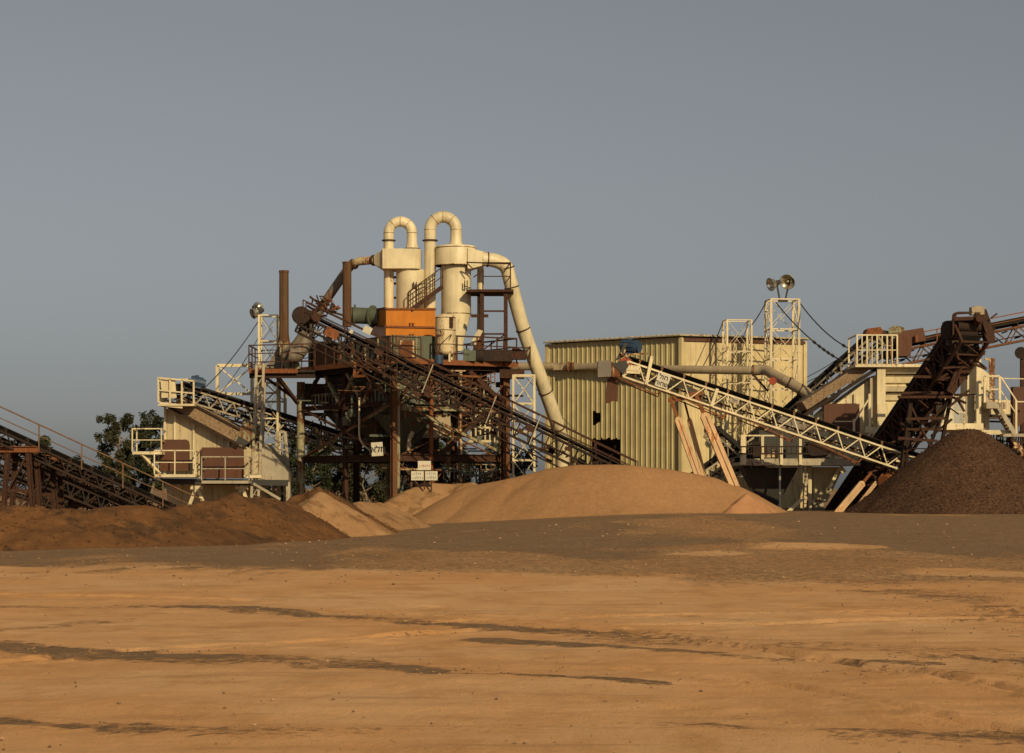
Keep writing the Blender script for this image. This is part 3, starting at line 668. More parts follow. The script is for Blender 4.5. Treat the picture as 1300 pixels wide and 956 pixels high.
# gantry behind
def gantry():
    D = 107; a, b_, c, d = P(276, 500, D), P(276, 464, D), P(320, 464, D), P(320, 500, D); t = thing('gantry_frame', 'cream rectangular gantry frame with crossed bars behind the left truss conveyor', 'gantry', ground_at(a))
    for p in (b_, c, P(362, 485, D+2)):
        f = ground_at(p); MB().beam(f, p, .16).build('leg', 'cream', t)
    m = MB(); m.beam(b_, c, .16); m.beam(a, d, .14); m.beam(P(276, 500, D), P(320, 466, D), .07); m.beam(b_, d, .07)
    for x0, x1, y0, y1 in ((320, 336, 498, 470), (336, 362, 510, 486)):
        m.beam(P(x0, y0, D), P(x1, y0, D), .1); m.beam(P(x0, y1, D), P(x1, y1, D), .1); m.beam(P(x0, y0, D), P(x1, y1, D), .07); m.beam(P(x0, y1, D), P(x1, y0, D), .07)
    m.build('cross_bar', 'cream', t)
gantry()
mt = lattice_tower('lattice_mast', 'cream lattice mast with two floodlights, beside the tall brown chimney', 'mast', ground_at(P(342, 600, 105)), .95, .95, P(0, 401, 105).z, 8, 'cream', .10, .04)
m = MB(); q_ = P(327, 478, 101); f1, f2 = ground_at(P(318, 630, 101)), ground_at(P(327, 630, 101))
tw = thing('ladder_tower', 'slim grey cream ladder tower leaning in front of the screening house', 'tower', ground_at(f1))
for a, b in ((f1, P(326, 462, 101)), (f2, P(335, 462, 101)), (ground_at(P(320, 630, 102.2)), P(328, 462, 102.2)), (ground_at(P(330, 630, 102.2)), P(337, 462, 102.2))): MB().beam(a, b, .12).build('leg', 'cream_grey', tw)
m = MB()
for k in range(1, 13):
    a = f1.lerp(P(326, 462, 101), k/13); b = f2.lerp(P(335, 462, 101), k/13); m.beam(a, b, .07); m.beam(a, f2.lerp(P(335, 462, 101), (k+1)/13) if k < 12 else b, .045)
m.build('rungs', 'cream_grey', tw)
tw = thing('support_trestle', 'grey lattice trestle carrying the left truss conveyor behind the ladder tower', 'trestle', ground_at(P(362, 630, 103.5)), 'conveyor trestles')
for a, b in (((345, 640), (352, 548)), ((372, 640), (362, 548))):
    for dd in (0, 1.3): MB().beam(ground_at(P(a[0], a[1], 104+dd)), P(b[0], b[1], 104+dd), .15).build('leg', 'cream_grey', tw)
m = MB()
for k in range(4):
    f = k/4; x0 = 345+7*f; x1 = 372-10*f; y = 638-90*f; x2 = 345+7*(f+.25); x3 = 372-10*(f+.25); y2 = y-22
    m.beam(P(x0, y, 104), P(x3, y2, 104), .06); m.beam(P(x1, y, 104), P(x2, y2, 104), .06); m.beam(P(x2, y2, 104), P(x3, y2, 104), .09)
m.build('cross_bracing', 'cream_grey', tw)

def floodlight(label, c, aim, r=.33, arm_to=None, group='floodlights on the masts'):
    c = V(c); a = V(aim).normalized(); t = thing('floodlight', label, 'floodlight', arm_to or c, group)
    o = a.orthogonal().normalized(); o2 = a.cross(o); m = MB(); pr = [(-.30, .10), (-.26, .17), (-.14, .26), (0, r*.93), (.05, r)]; n_ = 28; vs = []
    for z_, rr in pr:
        for k in range(n_): t_ = 2*math.pi*k/n_; vs.append(c+a*z_+o*rr*math.cos(t_)+o2*rr*math.sin(t_))
    fs = [(i*n_+k, i*n_+(k+1) % n_, (i+1)*n_+(k+1) % n_, (i+1)*n_+k) for i in range(len(pr)-1) for k in range(n_)]
    m.add(vs, fs+[tuple(range(n_))]); rf = m.build('reflector', 'reflector', t)
    MB().pipe([c+a*.05+(o*math.cos(x)+o2*math.sin(x))*r for x in [k*2*math.pi/24 for k in range(25)]], .018, 6).build('rim', 'galv', rf)
    m = MB(); m.cyl(c-a*.55, c-a*.30, .11, .13, 16); m.cyl(c-a*.62, c-a*.55, .07, .11, 16); m.build('housing', 'dark', t)
    m = MB(); m.cyl(c-a*.12, c-a*.0, .05, n=10); m.build('bulb', 'white', t)
    if arm_to: m = MB(); m.beam(arm_to, c-a*.35, .07); m.beam(c-a*.35-o*.2, c-a*.35+o*.2, .05); m.build('bracket', 'dark', t)
floodlight('single floodlight on the left mast, tilted down to the left', P(322, 398, 104.6), (-.75, -.55, -.35), .26, P(331, 402, 104.8))
floodlight('small upper floodlight turned away, on top of the left mast', P(328, 390, 105.3), (.3, .9, .1), .22, P(331, 402, 105))

def cable(label, a, b, sag=.3, r=.028, group='guy cables', beads=()):
    a, b = V(a), V(b); pts = [a.lerp(b, k/12)-Z*sag*4*(k/12)*(1-k/12) for k in range(13)]
    m = MB().pipe(pts, r, 6)
    for f in beads: p = a.lerp(b, f)-Z*sag*4*f*(1-f); m.cyl(p-(b-a).normalized()*.1, p+(b-a).normalized()*.1, .07, n=8)
    return lone('guy_cable', m, 'cable', label, 'cable', group)
cable('steel guy cable from the left mast top down to the blue motor', P(331, 403, 105), P(252, 499, 101))
cable('thinner steel cable below it from the left mast to the truss conveyor', P(330, 425, 105), P(276, 503, 102), .2, .02)
# =============================================================== MAIN PLANT FRAME
N0 = P(500, 640, 96); N1 = P(641, 640, 99); N2 = P(382, 640, 104); N0.z = N1.z = N2.z = 0
aV = (N1-N0); LA = aV.length; aV.normalize(); bV = (N2-N0); LB = bV.length; bV.normalize(); GZ = gz(N0.x, N0.y)
def E(sa, sb, z): v = N0+aV*sa+bV*sb; v.z = z; return v
Z1, Z2, Z3 = 3.15, 5.72, 7.30
fr = thing('plant_frame', 'big rusty steel frame with green stained columns carrying the plant deck', 'steel frame', V((N0.x, N0.y, GZ)))
def column(sa, sb, z1, w=.42, mat='rust', rnd_=False, dz=0, nm='column'):
    p = E(sa, sb, GZ-.4); q = E(sa, sb, z1); m = MB()
    if rnd_: m.cyl(p, q, w/2, n=20)
    else: m.ibeam(p, q, w, w, .05, bV)
    if rnd_:
        for k in (.35, .62, .9): c = p.lerp(q, k); m.cyl(c, c+Z*.05, w/2+.05, n=20)
    return m.build(nm, mat, fr)
column(0, 0, Z3+.05, .25, 'brace_rust'); MB().beam(E(.22, -.02, GZ-.3), E(.22, -.02, Z3-.1), .16).build('column', 'green_pale', fr)  # pale strip at the front column stands in for its sunlit right face
column(0, LB, Z3-.2, .42, 'green_pale', True); column(LA, 0, Z3+.1, .36, 'brace_rust'); column(LA, LB, Z3, .28, 'rust_dark'); column(LA*.52, LB, Z3, .25, 'rust_dark')
column(0, LB*.5, Z3, .2, 'rust'); column(LA*.33, 0, Z3, .2, 'rust_orange', True); column(LA*.66, LB*.4, Z3, .22, 'rust'); column(LA, LB*.5, Z3, .25, 'rust'); column(LA*.60, .1, Z3, .14, 'cream_rusty')
def fb(p, q, w=.2, h=.3, mat='rust', nm='beam'): MB().ibeam(p, q, w, h, .03).build(nm, mat, fr)
for sb, mt_ in ((0, 'rust_orange'), (LB, 'rust_dark')):
    fb(E(.2, sb, Z1), E(LA-.3, sb, Z1), .24, .34, 'rust'); fb(E(.2, sb, Z2-.25), E(LA-.3, sb, Z2-.25), .16, .18, 'green_pale'); fb(E(-.2, sb, Z3+.18), E(LA+.3, sb, Z3+.18), .25, .28, 'rust_dark')
for sa, mt_ in ((0, 'rust'), (LA, 'rust_dark'), (LA*.5, 'rust_dark')):
    fb(E(sa, .25, Z1), E(sa, LB-.25, Z1), .24, .34, mt_); fb(E(sa, .25, Z2), E(sa, LB-.25, Z2), .18, .24, 'rust'); fb(E(sa, -.2, Z3+.15), E(sa, LB+.2, Z3+.15), .25, .25, 'rust_dark')
# cross braces (pairs) on the two near faces
def xb(p0, p1, q0, q1, w, mat): m = MB(); m.beam(p0, q1, w, w*.6); m.beam(p1+bV*.08, q0+bV*.08, w, w*.6); m.build('cross_brace', mat, fr)
xb(E(0, LB-.3, Z1+.1), E(0, .3, Z1+.1), E(0, LB-.3, Z2), E(0, .3, Z2), .15, 'brace_rust')
xb(E(.3, 0, Z1+.1), E(LA-.5, 0, Z1+.1), E(.3, 0, Z2-.3), E(LA-.5, 0, Z2-.3), .09, 'brace_rust')
xb(E(.3, 0, Z2+.1), E(LA-.5, 0, Z2), E(.3, 0, Z3), E(LA-.5, 0, Z3), .08, 'brace_rust')
xb(E(.3, 0, GZ), E(LA*.5, 0, GZ), E(.3, 0, Z1-.2), E(LA*.5, 0, Z1-.2), .07, 'brace_rust')
xb(E(LA*.5, 0, GZ), E(LA-.4, 0, GZ), E(LA*.5, 0, Z1-.2), E(LA-.4, 0, Z1-.2), .08, 'brace_rust')
MB().beam(E(-.02, LB*.8, Z1+.5), E(-.02, .4, Z2-.1), .08).build('brace', 'green_pale', fr)
MB().beam(E(.2, -.05, Z2), E(LA*.95, -.05, Z1+.3), .13).build('brace', 'green_pale', fr)
MB().beam(E(LA-.2, .0, Z3-1.2), E(LA*.42, .0, Z1+.2), .16).build('brace', 'rust', fr)
MB().beam(E(LA, .0, Z3-1.6), E(LA-2.0, -.02, Z3), .22).build('knee_brace', 'rust', fr)
MB().beam(E(0, .2, Z2+.15), E(0, 2.9, Z3+.05), .2).build('knee_brace', 'rust', fr)
MB().beam(E(.3, 0, Z2+.2), E(1.5, 0, Z3), .15).build('knee_brace', 'rust', fr)
MB().beam(E(0, LB+.1, Z2-.0), E(-.1, LB-2.2, Z3), .14).build('knee_brace', 'rust_dark', fr)
MB().beam(E(0, LB+.1, Z2-.2), E(0, LB-1.6, Z3-.2), .12).build('knee_brace', 'rust_dark', fr)
m = MB()
for k in (3, 5.3): m.beam(E(0, k, Z2+.05), E(0, k-1.5, Z3), .13); m.beam(E(0, k, Z2+.05), E(0, k+1.6, Z3), .13)
m.build('knee_brace', 'green_pale', fr)
# hanging bracket under the deck
m = MB(); a_, b_ = P(450, 478, 98), P(466, 477, 97.6); m.beam(a_, b_, .12); m.beam(a_, P(459, 468, 97.8), .1); m.beam(b_, P(459, 468, 97.8), .1); m.beam(P(451, 458, 98), a_, .12); m.build('hanging_bracket', 'rust_orange', fr)
# decks
dk = MB(); dk.box((E(0, 0, Z3+.34)+E(LA, LB, Z3+.34))/2, LA+.9, LB+.9, .08, aV, bV, Z); dk = dk.build('deck', 'rust_dark', fr)
m = MB(); m.box(E(LA/2, -.46, Z3+.36), LA+.9, .05, .24, aV, bV, Z); m.box(E(-.46, LB/2, Z3+.36), .05, LB+.9, .24, aV, bV, Z); m.build('fascia', 'rust_orange', dk)
m = MB(); zt = Z3+.38
railing(m, [E(-.4, LB+.4, zt), E(-.4, -.4, zt), E(LA*.2, -.4, zt)], 1.1, 1.3, .025, 1); m.build('handrail', 'rust', dk)
m = MB(); railing(m, [E(LA*.34, -.4, zt), E(LA+.4, -.4, zt), E(LA+.4, LB+.4, zt)], 1.25, 1.1, .035, 2); m.build('handrail', 'rust', dk)
# mid walkway with picket rail
m = MB(); m.box(E(.3, LB/2, Z2+.1), .7, LB-.6, .05, aV, bV, Z); wk = m.build('walkway', 'rust_dark', fr)
m = MB(); railing(m, [E(.1, LB-.3, Z2+.12), E(.1, .5, Z2+.12)], .55, .36, .022, 0); railing(m, [E(.6, LB-.3, Z2+.12), E(.6, .5, Z2+.12)], 1.0, 1.2, .022, 1); m.build('picket_rail', 'green_pale', wk)
m = MB(); m.box(E(LA/2+.5, .5, Z2-.05), LA-1.5, .8, .05, aV, bV, Z); wk = m.build('walkway', 'rust_dark', fr)
m = MB(); railing(m, [E(.6, .2, Z2-.02), E(LA-.5, .2, Z2-.02)], .8, .5, .02, 1); m.build('handrail', 'green_pale', wk)
m = MB(); m.box(E(LA/2+.6, .6, Z1-.55), LA-1.6, .9, .05, aV, bV, Z); wk = m.build('walkway', 'green_pale', fr)
m = MB(); railing(m, [E(LA*.45, .1, Z1-1.0), E(LA-.4, .1, Z1-1.0)], .7, .28, .02, 1); m.build('picket_rail', 'green_pale', wk)
m = MB(); m.box(E(LA/2, LB+.25, (Z2+Z3)/2), LA*.9, .04, Z3-Z2-.5, aV, bV, Z); m.build('back_cladding', 'green', fr)
m = MB(); m.box(E(LA*.62, LB*.62, (Z1+Z2)/2), LA*.7, .04, Z2-Z1-.4, aV, bV, Z); m.build('dark_backdrop', 'dark', fr)  # dark sheet added inside the frame to make its interior look deeper in shade
# stairs inside the right bay
def stair(p, q, w, mat, parent, steps=12, side=None, rail=True):
    p, q = V(p), V(q); d = q-p; sd = side or V((-d.y, d.x, 0)).normalized(); m = MB()
    m.beam(p, q, .05, .2); m.beam(p+sd*w, q+sd*w, .05, .2)
    for k in range(steps): c = p.lerp(q, (k+.5)/steps); m.box(c+sd*w/2, .24, w, .03, V((d.x, d.y, 0)).normalized(), sd, Z)
    o = m.build('stair', mat, parent)
    if rail:
        m = MB()
        for f in (0, w):
            m.beam(p+sd*f+Z*.95, q+sd*f+Z*.95, .05); m.beam(p+sd*f+Z*.5, q+sd*f+Z*.5, .035)
            for k in range(5): c = p.lerp(q, k/4)+sd*f; m.beam(c, c+Z*.95, .045)
        m.build('handrail', mat, o)
    return o
stair(E(LA*.28, .9, Z1+.1), E(LA*.80, .9, Z2-.1), .8, 'rust', fr, 11)
stair(E(LA*.70, 1.8, GZ), E(LA*.38, 1.8, Z1), .8, 'rust', fr, 9)
# ---- machinery inside the frame: each its own thing
def bin_(label, ca, cb, z0, z1, w, d, mat, mouth=.35, group='storage bins inside the plant frame'):
    t = thing('storage_bin', label, 'bin', E(ca, cb, z0), group); zc = z0+(z1-z0)*.45
    m = MB(); m.box(E(ca, cb, (zc+z1)/2), w, d, z1-zc, aV, bV, Z); m.build('body', mat, t)
    m = MB(); m.frustum(E(ca, cb, z0), mouth, mouth, E(ca, cb, zc-.004), w, d, aV, bV); m.build('hopper', mat, t)
    m = MB()
    for f in (.2, .5, .8): m.beam(E(ca-w/2, cb-d/2-.05, zc+(z1-zc)*f), E(ca+w/2, cb-d/2-.05, zc+(z1-zc)*f), .08); m.beam(E(ca-w/2-.05, cb-d/2, zc+(z1-zc)*f), E(ca-w/2-.05, cb+d/2, zc+(z1-zc)*f), .08)
    m.build('stiffener', mat, t); m = MB(); m.cyl(E(ca, cb, z0-.35), E(ca, cb, z0-.004), mouth*.5, n=14); m.build('gate', 'rust', t)
bin_('dark green storage bin hanging at the front corner of the plant frame', 1.75, 1.75, Z1+.3, Z3, 2.4, 2.5, 'green')
bin_('dark green storage bin next along the left side of the plant frame', 1.75, 4.35, Z1+.4, Z3, 2.5, 2.55, 'dark')
bin_('blackish storage bin in the middle of the left side of the plant frame', 1.9, 7.0, Z1+.8, Z3, 2.4, 2.5, 'dark')
bin_('rusty storage bin hanging in the right half of the plant frame', 4.5, 2.6, Z1+.8, Z3, 2.6, 2.6, 'green')
bin_('rust brown storage bin deep at the back of the plant frame', 4.3, 5.8, Z1+.8, Z3, 2.0, 2.4, 'rust_dark')
t = thing('mixer', 'dark ribbed mixing drum low in the plant frame', 'mixer', E(2.0, 3.0, GZ)); 
m = MB(); m.cyl(E(.9, 1.9, 2.3), E(3.4, 1.9, 2.3), .62, n=24); m.build('drum', 'dark', t)
m = MB()
for k in range(6): m.cyl(E(1.0+k*.45, 1.9, 2.3), E(1.08+k*.45, 1.9, 2.3), .68, n=24)
m.build('drum_rib', 'rust', t); m = MB()
for k in (1.1, 3.1): m.box(E(k, 1.9, 1.1), .25, 1.2, 2.0, aV, bV, Z)
m.build('cradle', 'green', t)
t = thing('transfer_chute', 'tan four sided discharge chute in the middle bay of the plant frame', 'chute', E(2.0, .7, Z1))
m = MB(); c0 = P(554, 548, 98); c1 = P(558, 528, 98); c2 = P(557, 519, 98); m.frustum(c0-Z*.3, 1.1, .9, c1, .75, .7, aV, bV); m.build('hopper', 'duct_tan', t); m = MB(); m.frustum(c1+Z*.005, .85, .8, c2, .62, .6, aV, bV); m.build('hood', 'cream_rusty', t)
t = thing('access_cage', 'yellow barred access cage in the right bay of the plant frame', 'cage', P(620, 562, 99.5))
m = MB(); 
for px in range(598, 645, 6): m.beam(P(px, 560, 99.3), P(px, 526, 99.3), .07)
for y in (526, 543, 560): m.beam(P(597, y, 99.28), P(644, y, 99.28), .1)
m.build('bars', 'cream', t); m = MB(); m.box(P(620, 561, 100), 1.9, 1.6, .1); m.build('floor', 'cream', t); m = MB(); m.box(P(620, 543, 101), 1.7, .06, 1.3); m.build('back_panel', 'duct_tan', t)
def ductrun(label, pts, r, mat, name='pipe', cat='pipe', group='pipes threading the plant frame', fl=True, bend=.5, n=14):
    pp = fillet(pts, bend); m = MB().pipe(pp, r, n)
    if fl:
        for i in range(1, len(pts)):
            a, b = V(pts[i-1]), V(pts[i]); u = (b-a).normalized(); c = a.lerp(b, .5); m.cyl(c-u*.03, c+u*.03, r*1.35, n=n)
    return lone(name, m, mat, label, cat, group)
ductrun('thin pale vertical pipe before the left bins', [P(456, 505, 98.5), P(456, 560, 98.5), P(470, 572, 98.2)], .045, 'cream')
ductrun('rusty elbowed pipe hanging in the middle bay', [P(520, 500, 97.5), P(522, 520, 97.5), P(545, 524, 98), P(546, 560, 98)], .09, 'rust_dark')
ductrun('cream pipe behind the access cage', [P(590, 505, 99.5), P(592, 530, 99.5), P(612, 538, 99.8), P(640, 538, 99.9)], .08, 'cream_rusty')
ductrun('dark green slack hose under the stair', [P(545, 600, 97), P(570, 592, 97), P(600, 606, 97.4), P(635, 596, 98)], .06, 'green')
ductrun('short yellowish riser pipe left of the tan chute', [P(519, 575, 96.6), P(519, 558, 96.6), P(524, 548, 96.6)], .10, 'duct_tan')
ductrun('rusty low cross pipe near the two sign boards', [P(505, 596, 96.4), P(535, 596, 96.4), P(560, 597, 96.8)], .05, 'cream_rusty')
# rusty clutter beams: odd brackets, motors, chutes tied to the frame
rc_ = random.Random(12)
def clutter(n, sa0, sa1, sb0, sb1, z0, z1, mats, seed, nm):
    r = random.Random(seed)
    for mt_ in mats:
        m = MB(); bx_ = MB()
        for _ in range(n//len(mats)):
            p = E(r.uniform(sa0, sa1), r.uniform(sb0, sb1), r.uniform(z0, z1)); k = r.random()
            if k < .45: d = V((r.uniform(-1, 1), r.uniform(-1, 1), r.uniform(-.7, .7)))*r.uniform(.3, 1.3)
            elif k < .75: d = Z*r.uniform(.4, 1.3)
            else: d = aV*r.uniform(-1.4, 1.4)
            q = p+d; q.z = min(max(q.z, z0), z1)
            m.beam(p, q, r.choice((.04, .05, .07, .1)))
            if r.random() < .22: bx_.box(p, r.uniform(.1, .4), r.uniform(.1, .4), r.uniform(.1, .45), aV, bV, Z)
        m.each(nm, mt_, fr); bx_.each('junction_box', mt_, fr)
clutter(110, .2, LA-.2, .1, 2.2, Z1+.2, Z3, ('brace_rust', 'rust_dark', 'green', 'cream_rusty'), 1, 'stay_rod')
clutter(100, .1, LA-.2, .0, 2.0, GZ+.3, Z1, ('brace_rust', 'rust_dark', 'green'), 2, 'pipe_stub')
clutter(80, -.2, .7, .5, LB-.5, Z1+.2, Z3, ('brace_rust', 'rust_dark', 'green'), 3, 'hanger_bar')
clutter(60, LA*.4, LA+.2, -.3, 1.6, Z2, Z3, ('rust', 'rust_orange', 'cream_rusty'), 4, 'strut')

# ---- on the deck
def scene_box(name, label, cat, poly, dv, mat, group=None, parts=None):
    t = thing(name, label, cat, V(poly[0]), group); MB().prism(poly, dv).build('body', mat, t); return t
# green grey casing
t = thing('dryer_casing', 'faded green dryer casing under the orange bin', 'casing', E(0, 1.0, zt))
m = MB(); m.box(E(1.9, 3.1, zt+.63), 3.4, 5.4, 1.25, aV, bV, Z); m.build('body', 'green', t)
m = MB()
for k in range(5): m.beam(E(.17, .6+k*1.25, zt+.02), E(.17, .6+k*1.25, zt+1.24), .1)
for k in range(4): m.beam(E(.4+k*1.0, .37, zt+.02), E(.4+k*1.0, .37, zt+1.24), .1)
m.build('rib', 'green_pale', t)
m = MB(); m.box(E(.9, .34, zt+.6), .8, .03, .8, aV, bV, Z); m.build('access_door', 'cream_rusty', t)
t = thing('filter_casing', 'dark casing with a rusty top, left of the green dryer casing', 'casing', E(1.0, 7.5, zt))
m = MB(); m.box(E(.9, 7.3, zt+.62), 1.6, 2.2, 1.2, aV, bV, Z); m.build('body', 'rust', t); m = MB(); m.box(E(.8, 8.75, zt+.72), 1.3, .55, 1.44, aV, bV, Z); m.build('side_duct', 'dark', t)
# orange bin
t = thing('orange_bin', 'bright orange steel bin on top of the deck beside the left cyclone', 'bin', P(520, 433, 98.5))
A, B_, Cc = P(490, 391, 98), P(553, 391, 99.2), P(471, 394, 101.6); A0, B0, C0 = P(490, 429, 98), P(553, 431, 99.2), P(471, 424, 101.6)
Dd = B_+Cc-A; D0 = B0+C0-A0
m = MB(); m.add([A0, B0, D0, C0, A, B_, Dd, Cc], [(0, 1, 2, 3), (4, 5, 6, 7), (0, 1, 5, 4), (1, 2, 6, 5), (2, 3, 7, 6), (3, 0, 4, 7)]); m.build('body', 'orange', t)
m = MB(); ua = (B_-A).normalized(); un = V((ua.y, -ua.x, 0))
for f in (0.03, .62, .985): p, q_ = A.lerp(A0, f)+un*.04, B_.lerp(B0, f)+un*.04; m.beam(p, q_, .07, .09)
m.beam(A.lerp(A0, .62)+V((-.04, 0, 0)), Cc.lerp(C0, .62)+V((-.04, 0, 0)), .07); m.beam(A+V((-.02, -.02, 0)), Cc+V((-.03, 0, 0)), .08); m.build('seam_flange', 'rust_orange', t)
m = MB()
for f in (.47, .53):
    for zf in (.55, .92): m.box(A.lerp(B_, f)+un*.07-Z*1.45*zf, .07, .1, .16, ua, un, Z)
m.build('lug', 'rust_orange', t)
m = MB(); c0, c1 = P(520, 452, 99.6), P(520, 432, 99.6); m.frustum(c0, 1.4, 1.6, c1, 2.0, 2.3, aV, bV); m.build('hopper', 'green_pale', t)
# ducts
ductrun('short fat faded green duct running into the orange bin', [P(438, 400, 100.4), P(462, 401, 100.4), P(484, 402, 100)], .40, 'green', 'duct', 'duct', None, True, .4, 24)
t = thing('exhaust_duct', 'long grey duct slanting up from the fan to the left cyclone with a cream end', 'duct', P(372, 445, 102.5))
MB().pipe(fillet([P(360, 452, 102.5), P(374, 440, 102.3), P(441, 342, 101), P(449, 334, 100.6)], .5), .22, 20).build('lower_duct', 'grey_duct', t)
o = MB(); o.pipe(fillet([P(446, 338, 100.8), P(453, 332, 100.5), P(472, 330.5, 100.2), P(476, 330.5, 100.1)], .3), [.2]*3+[.21]*7+[.2]*6 if False else .2, 20); o.build('upper_duct', 'cream_rusty', t)
m = MB()
for pp, qq in ((P(448, 336, 100.7), P(450, 334.5, 100.65)), (P(474, 330.5, 100.15), P(475.5, 330.5, 100.1)), (P(408, 390, 101.6), P(410, 387, 101.57))): m.cyl(pp, qq, .27, n=20)
m.build('flange', 'rust', t)
# cyclones
def upipe(t, x0, x1, zb0, zb1, ztop, D, r, mat='cream_clean'):
    xa, xb = P(x0, 0, D).x, P(x1, 0, D).x; R_ = (xb-xa)/2; zc = ztop-R_-r; pts = [V((xa, D, zb0)), V((xa, D, zc))]
    for k in range(1, 19): a_ = math.pi*(1-k/18); pts.append(V(((xa+xb)/2+R_*math.cos(a_), D, zc+R_*math.sin(a_))))
    pts += [V((xb, D, zc-.05)), V((xb, D, zb1+.35)), V((xb, D, zb1))]; rr = [r]*(len(pts)-2)+[r, r*1.32]
    o = MB().pipe(pts, rr, 24).build('top_bend', mat, t)
    m = MB()
    for k in (0, 5, 9, 13, 18): 
        a_ = math.pi*(1-k/18); c = V(((xa+xb)/2+R_*math.cos(a_), D, zc+R_*math.sin(a_))); tg = V((math.sin(a_), 0, -math.cos(a_))); m.cyl(c-tg*.012, c+tg*.012, r*1.035, n=24)
    m.build('weld_seam', 'cream_rusty', o)
    m = MB(); zf = P(0, 306, D).z; m.cyl(V((xa, D, zf)), V((xa, D, zf+.05)), r*1.35, n=24); m.cyl(V((xb, D, zb1-.0)), V((xb, D, zb1+.06)), r*1.6, n=24); m.build('flange', 'rust', o)
    return o
D = 100.0; zz = lambda py, D=100.0: P(0, py, D).z
t = thing('cyclone', 'left cream cyclone with a boxy head, behind the orange bin', 'cyclone', P(521, 425, D), 'pair of cream dust cyclones')
cx = P(521, 0, D).x
m = MB(); m.lathe(V((cx, D, 0)), [(zz(432), .45), (zz(418), .70), (zz(343)-.003, .70)], 36); m.build('body', 'cream_clean', t)
m = MB(); x0, x1 = P(487, 0, D).x, P(534.5, 0, D).x
pl_ = [V((x0, D-.85, zz(343)))]+[V((x1-.35, D-.85, zz(343)))]+[V((x1-.35+.35*math.sin(a_), D-.5-.35*math.cos(a_), zz(343))) for a_ in (math.pi/8, math.pi/4, 3*math.pi/8)]+[V((x1, D-.5, zz(343))), V((x1, D+.6, zz(343))), V((x1-.4, D+.85, zz(343))), V((x0, D+.85, zz(343)))]
m.prism(pl_, (0, 0, zz(318)-zz(343))); m.build('scroll_head', 'cream_clean', t)
m = MB(); m.frustum(P(475, 330.5, 100), .40, .40, P(487, 330.5, 100)-V((.003, 0, 0)), .96, 1.3, Z, V((0, 1, 0))); m.build('inlet_transition', 'cream', t)
upipe(t, 493.5, 523, zz(318)+.004, zz(316)-.05, zz(275), D-.1, .25)
m = MB(); m.cyl(V((P(493.5, 0, D).x, D+.1, zz(430))), V((P(493.5, 0, D).x, D+.1, zz(343)-.005)), .245, n=24); m.build('down_pipe', 'cream', t)
m = MB()
for y in (352, 360, 378): m.beam(P(499, y, 100.3), P(506, y, 100.3), .1)
m.build('tie_bracket', 'rust_dark', t)
m = MB(); m.beam(P(525, 364, 99.2), P(525, 358, 99.2), .05); m.beam(P(528.5, 364, 99.2), P(528.5, 358, 99.2), .05); m.beam(P(524, 364, 99.2), P(529, 364, 99.2), .05); m.build('hook', 'rust', t)
t = thing('cyclone', 'right taller cream cyclone with a round drum head and tapering body', 'cyclone', P(578, 445, D), 'pair of cream dust cyclones')
cx = P(579, 0, D).x
m = MB(); m.lathe(V((cx, D, 0)), [(zz(446), .34), (zz(436), .36), (zz(398), .73), (zz(338)-.003, .73)], 40); m.build('body', 'cream_clean', t)
m = MB(); m.lathe(V((cx-.02, D, 0)), [(zz(338), 1.0), (zz(315.5), 1.0), (zz(313), .96), (zz(312), .45)], 40); m.build('drum_head', 'cream_clean', t)
m = MB()
for y in (338, 316): m.lathe(V((cx-.02, D, zz(y))), [(0, 1.015), (.035, 1.015)], 40)
m.lathe(V((cx, D, zz(399))), [(0, .745), (.03, .745)], 40); m.build('weld_seam', 'cream_rusty', t)
m = MB(); m.frustum(P(594, 330, 99.65), 1.05, 1.1, P(614, 329, 99.55), .66, .66, Z, V((0, 1, 0))); m.build('inlet_transition', 'cream_clean', t)
upipe(t, 546, 579, zz(392), zz(313)-.03, zz(268), D-.45 if False else D, .28)
m = MB(); m.beam(P(590, 364, 99.1), P(590, 356, 99.1), .05); m.beam(P(593, 364, 99.1), P(593, 356, 99.1), .05); m.beam(P(589, 364, 99.1), P(594, 364, 99.1), .05); m.build('hook', 'rust', t)
t = thing('cyclone_duct', 'long curved cream duct falling from the right cyclone to the ground before the shed', 'duct', P(720, 600, 104))
pts = [P(612, 329, 99.5), P(628, 330, 99.6), P(643, 337, 99.8), P(650, 366, 100), P(664, 418, 100.4), P(682, 468, 101), P(708, 540, 102.5), P(714, 562, 103.2), P(714, 612, 103.5)]
MB().pipe(fillet(pts, .75), .34, 28).build('tube', 'cream_clean', t)
m = MB()
for a_, b_, f in ((0, 1, .45), (2, 3, .1), (2, 3, .95), (4, 5, .0), (5, 6, .4), (6, 7, .1)): a, b = V(pts[a_]), V(pts[b_]); c = a.lerp(b, f); u = (b-a).normalized(); m.cyl(c-u*.025, c+u*.025, .37, n=28)
m.build('flange', 'rust', t)
ductrun('vertical cream standpipe with dark bands right of the tall cyclone', [P(610, 340, 100.9), P(610, 400, 100.9), P(609, 452, 100.9)], .17, 'cream', 'standpipe', 'pipe', None, True)
